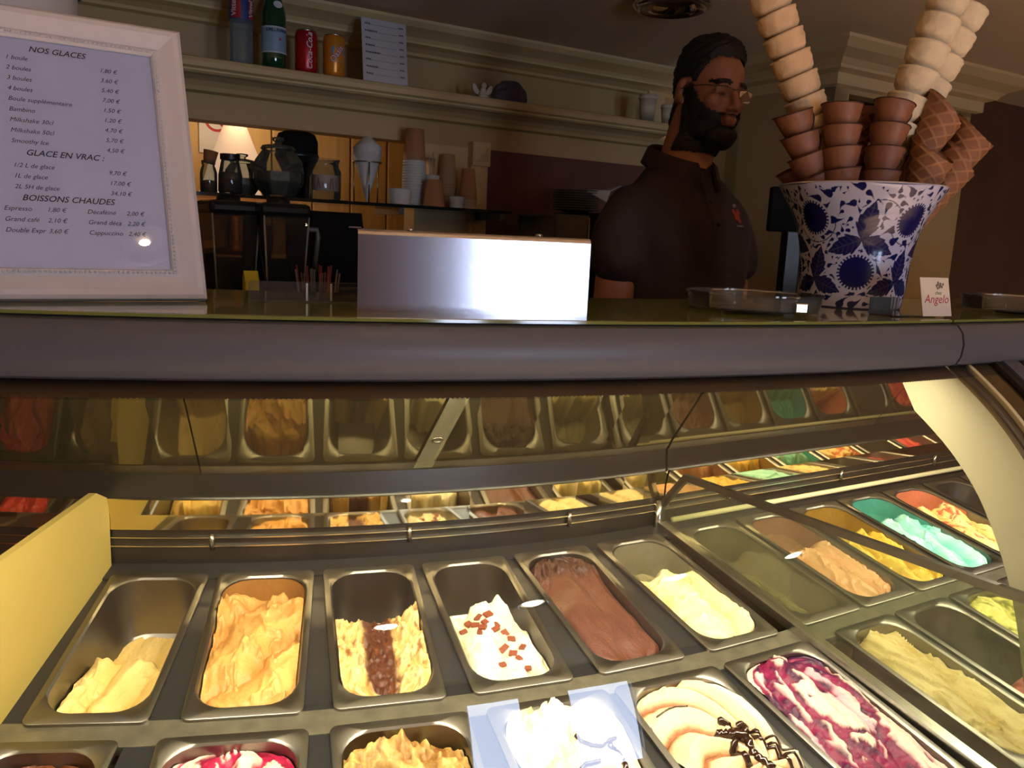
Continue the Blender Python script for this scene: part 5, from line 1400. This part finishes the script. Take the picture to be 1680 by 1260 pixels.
# --- arms and hands (body frame)
def arm(mb, sx):
    sh, el, wr = Vector((sx * .175, .01, 1.53)), Vector((sx * .210, .0, 1.31)), Vector((sx * .19, -.075, 1.08))
    chain(mb, [MBODY @ sh, MBODY @ (sh.lerp(el, .55)), MBODY @ el, MBODY @ el.lerp(wr, .35), MBODY @ wr], [.052, .047, .041, .041, .028], 14)
    d = (wr - el).normalized(); side = d.cross(Vector((0, 0, 1))).normalized() * sx
    palm = wr + d * .05
    chain(mb, [MBODY @ wr, MBODY @ palm], [.027, .030], 12)
    for k, ln in enumerate((.062, .072, .068, .054)):
        off_ = side * (.027 - .018 * k)
        a = palm + d * .022 + off_; b_ = a + d * ln * .5 + Vector((0, 0, -.006)); c_ = b_ + d * ln * .38 + Vector((0, 0, -.022))
        chain(mb, [MBODY @ a, MBODY @ b_, MBODY @ c_], [.0095, .0088, .0075], 8)
    a = wr + d * .02 + side * .026; chain(mb, [MBODY @ a, MBODY @ (a + d * .03 + side * .022), MBODY @ (a + d * .055 + side * .026)], [.011, .0098, .008], 8)
arm(skin_mb, -1); arm(skin_mb, 1)
V, Nn, F = remeshed(skin_mb, .0042, 3)
HI = np.array(MHEAD.inverted())
Lc = V @ HI[:3, :3].T + HI[:3, 3]
x, y, z = Lc[:, 0], Lc[:, 1], Lc[:, 2]
base = np.broadcast_to(clin((168, 112, 82)), V.shape).copy()
def paint(mask, c):
    global base
    base = base * (1 - mask[:, None]) + clin(c) * mask[:, None]
inhead = (z > -.13)
paint(((np.abs(x) < .0215 - .25 * np.abs(z + .068)) & (z < -.0585) & (z > -.079) & (y < -.088)) * .9, (134, 78, 66))
ax_ = np.abs(np.abs(x) - .031)
paint((np.exp(-((ax_ / .016) ** 2 + ((z + .006) / .0022) ** 2)) * (y < -.06)).clip(0, 1), (40, 24, 18))
paint((np.exp(-((ax_ / .02) ** 2 + ((z - .003) / .012) ** 2)) * (y < -.06)) * .35, (110, 66, 48))
body = make('body', V.tolist(), F, vcol('skin', 0.48, bump=0.1, bscale=220, spec=0.35, var=0.08), MAN, smooth=True, tint=np.concatenate([base, np.ones((len(V), 1))], 1))
def shell(name, weight, thick, m_, namp=.002, nf=160.0):
    keep_ = [f for f in F if all(weight[i] > 0 for i in f)]
    used = sorted({i for f in keep_ for i in f}); mp = {o_: n_ for n_, o_ in enumerate(used)}
    u_ = np.array(used)
    w_ = np.clip(weight[u_], 0, 1) ** .6
    nz_ = vnoise(Lc[u_, 0] * nf + Lc[u_, 1] * nf * .7, Lc[u_, 2] * nf + Lc[u_, 1] * nf * .5, 3) - .5
    off_ = (thick[u_] if hasattr(thick, '__len__') else thick) * w_ + namp * 2 * nz_ * w_ + .0004
    VV = V[u_] + Nn[u_] * off_[:, None]
    return make(name, VV.tolist(), [tuple(mp[i] for i in f) for f in keep_], m_, MAN, smooth=True)
hair_m = mat('black_hair', (20, 15, 13), 0.55, var=0.4, scale=200, bump=0.6, bscale=320)
ear = ((np.abs(x) > .070) & (z < .030) & (z > -.05) & (y > -.02) & (y < .045))
# hairline
hl = .082 - .062 * sstep(-.062, -.018, y) - .030 * sstep(-.01, .03, y) - .075 * sstep(.03, .07, y)
wh = np.where(inhead & ~ear & (z > -.1), (z - hl) / .022, -1); wh = np.clip(wh, -1, 1); wh[np.abs(x) > .2] = -1
shell('hair', wh, .004 + .013 * sstep(.06, .12, z) + .008 * sstep(.02, -.05, y) * sstep(.06, .1, z), hair_m, .0036, 230)
# beard
zc = -.046 + .022 * sstep(-.085, -.045, y) + .050 * sstep(-.045, -.005, y)
wb_ = np.minimum((zc - z) / .012, (.022 - y) / .014)
lips = (np.abs(x) < .0235) & (z < -.0565) & (z > -.0805) & (y < -.082)
wb_ = np.where((z > -.150) & ~lips & ~ear & (y < .03), wb_, -1)
wb_ = np.minimum(wb_, (z + .150) / .02)
wb_ = np.where(np.linalg.norm(Lc, axis=1) < .2, np.clip(wb_, -1, 1), -1)
shell('beard', wb_, .007 + .010 * sstep(-.07, -.10, z) * sstep(.02, -.03, y), hair_m, .0022, 200)
we = np.where((y < -.05) & (np.abs(z - (.0245 - 3.0 * (np.abs(x) - .034) ** 2)) < .0068) & (np.abs(x) > .011) & (np.abs(x) < .054), 1.0, -1)
shell('eyebrows', we, .0035, hair_m, .001, 260)
# --- glasses
gm = mat('glasses_wire', (96, 82, 66), 0.3, metal=0.8)
fr_ = MB()
for s_ in (-1, 1):
    fr_.tube([MHEAD @ Vector(q) for q in ((s_ * .010, -.100, .008), (s_ * .034, -.099, .012), (s_ * .058, -.090, .010))], .0011, 6)
    fr_.tube([MHEAD @ Vector(q) for q in ((s_ * .058, -.090, .010), (s_ * .074, -.070, .010), (s_ * .081, -.01, .008), (s_ * .082, .018, .002))], .0014, 6)
fr_.tube([MHEAD @ Vector(q) for q in ((-.010, -.100, .006), (0, -.104, .009), (.010, -.100, .006))], .0011, 6)
go = fr_.obj('glasses', gm, MAN, smooth=True)
for s_ in (-1, 1):
    MB().add([MHEAD @ Vector(q) for q in ((s_ * .010, -.101, .008), (s_ * .034, -.100, .012), (s_ * .058, -.091, .010), (s_ * .057, -.092, -.010), (s_ * .044, -.098, -.018), (s_ * .022, -.101, -.017), (s_ * .011, -.102, -.008))], [(0, 1, 2, 3, 4, 5, 6)]).obj('lens', glass('spectacle_lens', (246, 246, 246), 1.4), go)
# --- polo shirt
pm = mat('dark_brown_polo', (50, 36, 30), 0.85, var=0.12, scale=30, bump=0.15, bscale=700)
sh_ = MB()
prof_t = [(.98, .165, .115), (1.10, .168, .118), (1.25, .165, .118), (1.38, .176, .120), (1.48, .188, .120), (1.55, .188, .112), (1.60, .172, .096), (1.635, .135, .082), (1.66, .098, .074), (1.685, .078, .070)]
n = 40; vs_ = []
for (zz_, hx, hy) in prof_t:
    for i in range(n):
        a = 2 * PI * i / n; e = .82
        cx_, sy_ = math.cos(a), math.sin(a)
        vs_.append((hx * math.copysign(abs(cx_) ** e, cx_), hy * math.copysign(abs(sy_) ** e, sy_) + (.012 if zz_ > 1.58 else 0), zz_))
fs = [(j * n + i, j * n + (i + 1) % n, (j + 1) * n + (i + 1) % n, (j + 1) * n + i) for j in range(len(prof_t) - 1) for i in range(n)] + [tuple(reversed(range(n))), tuple((len(prof_t) - 1) * n + i for i in range(n))]
sh_.add(vs_, fs, MBODY)
for sx in (-1, 1):
    chain(sh_, [MBODY @ Vector((sx * .110, .014, 1.602)), MBODY @ Vector((sx * .160, .01, 1.570)), MBODY @ Vector((sx * .190, .004, 1.52)), MBODY @ Vector((sx * .203, -.004, 1.468))], [.048, .058, .060, .060], 18)
PV, PN, PF = remeshed(sh_, .009, 16)
# drapery folds
wv = vnoise(PV[:, 0] * 9 + PV[:, 1] * 9, PV[:, 2] * 6 + PV[:, 0] * 5, 8) - .5
wv2 = vnoise((PV[:, 0] + PV[:, 2] * .8) * 22, (PV[:, 1] - PV[:, 2] * .5) * 12, 9) - .5
PV = PV + PN * (.010 * wv + .006 * wv2)[:, None]
polo = make('polo_shirt', PV.tolist(), PF, pm, MAN, smooth=True)
bv = BVHTree.FromPolygons([Vector(v) for v in PV], PF)
# collar: two flaps round the neck, open at the front
cl = MB(); vs_ = []
NCO = 34
for i in range(NCO + 1):
    a = -PI / 2 + .30 + (2 * PI - .60) * i / NCO
    fr0 = abs(math.sin(a) - 1) / 2            # 1 at the front, 0 at the back
    ca, sa = math.cos(a), math.sin(a)
    zt = 1.735 - .052 * fr0; yo = .014
    vs_ += [(.066 * ca, .066 * sa + yo, zt - .012), (.074 * ca, .073 * sa + yo, zt), (.082 * ca, .080 * sa + yo, zt - .006), (.098 * ca, .092 * sa + yo - .004 * fr0, zt - .038 - .022 * fr0 * fr0), (.095 * ca, .089 * sa + yo, zt - .040 - .022 * fr0 * fr0), (.078 * ca, .076 * sa + yo, zt - .012)]
fs = [(6 * i + k, 6 * i + (k + 1) % 6, 6 * i + 6 + (k + 1) % 6, 6 * i + 6 + k) for i in range(NCO) for k in range(6)] + [tuple(range(6)), tuple(reversed(range(6 * NCO, 6 * NCO + 6)))]
cl.add(vs_, fs, MBODY); cl.obj('collar', pm, polo, smooth=True)
def on_polo(lx, lz):
    o_ = MBODY @ Vector((lx, -.4, lz)); d_ = MBODY.to_3x3() @ Vector((0, 1, 0))
    h_ = bv.ray_cast(o_, d_)
    return h_[0], h_[1]
pk = MB(); vs_ = []
for i in range(9):
    lz = 1.655 - i * .018
    for lx in (-.016, .016):
        p_, n_ = on_polo(lx, lz); vs_.append(p_ + n_ * .002)
pk.add(vs_, [(2 * i, 2 * i + 1, 2 * i + 3, 2 * i + 2) for i in range(8)]).obj('placket', pm, polo)
for lz in (1.60, 1.55):
    p_, n_ = on_polo(0, lz); MB().ball(p_ + n_ * .003, .005, 10, 6).obj('button', black_m, polo, smooth=True)
lg = MB()
for (dx, dz, r_) in ((0, 0, .011), (.010, .010, .008), (-.009, .009, .008), (.004, -.009, .008), (-.008, -.004, .007)):
    p_, n_ = on_polo(.085 + dx, 1.572 + dz)
    q = n_.to_track_quat('Z', 'Y').to_matrix().to_4x4(); lg.lathe([(0, 0), (r_, 0)], 10, Matrix.Translation(p_ + n_ * .0022) @ q)
lg.obj('chest_emblem', mat('emblem_red', (150, 46, 40), 0.7), polo, kind='stuff')
le = MB()
for k in range(5):
    p_, n_ = on_polo(.072 + k * .007, 1.550); le.ball(p_ + n_ * .002, .002, 6, 4)
le.obj('emblem_lettering', mat('emblem_grey', (140, 130, 120), 0.7), polo, kind='stuff')
p_, n_ = on_polo(.088, 1.596); MB().ball(p_ + n_ * .001, .005, 8, 6).obj('emblem_leaf', mat('emblem_grey', (140, 130, 120), 0.7), polo, smooth=True)
# --- trousers and shoes (hidden by the case)
tr = MB(); 
for sx in (-1, 1): chain(tr, [MBODY @ Vector((sx * .08, .01, .98)), MBODY @ Vector((sx * .10, 0, .52)), MBODY @ Vector((sx * .11, .03, .10))], [.098, .066, .052], 16)
tr.ball(MBODY @ Vector((0, .01, .97)), (.165, .14, .10), 20, 12)
TV, TN, TF = remeshed(tr, .014, 3)
make('trousers', TV.tolist(), TF, mat('black_trousers', (26, 25, 28), 0.85), MAN, smooth=True)
for sx in (-1, 1):
    MB().ball(MBODY @ Vector((sx * .11, -.04, .045)), (.05, .05, .045), 16, 10).ball(MBODY @ Vector((sx * .11, -.11, .038)), (.046, .046, .036), 16, 10).obj('shoe', black_m, MAN, smooth=True)
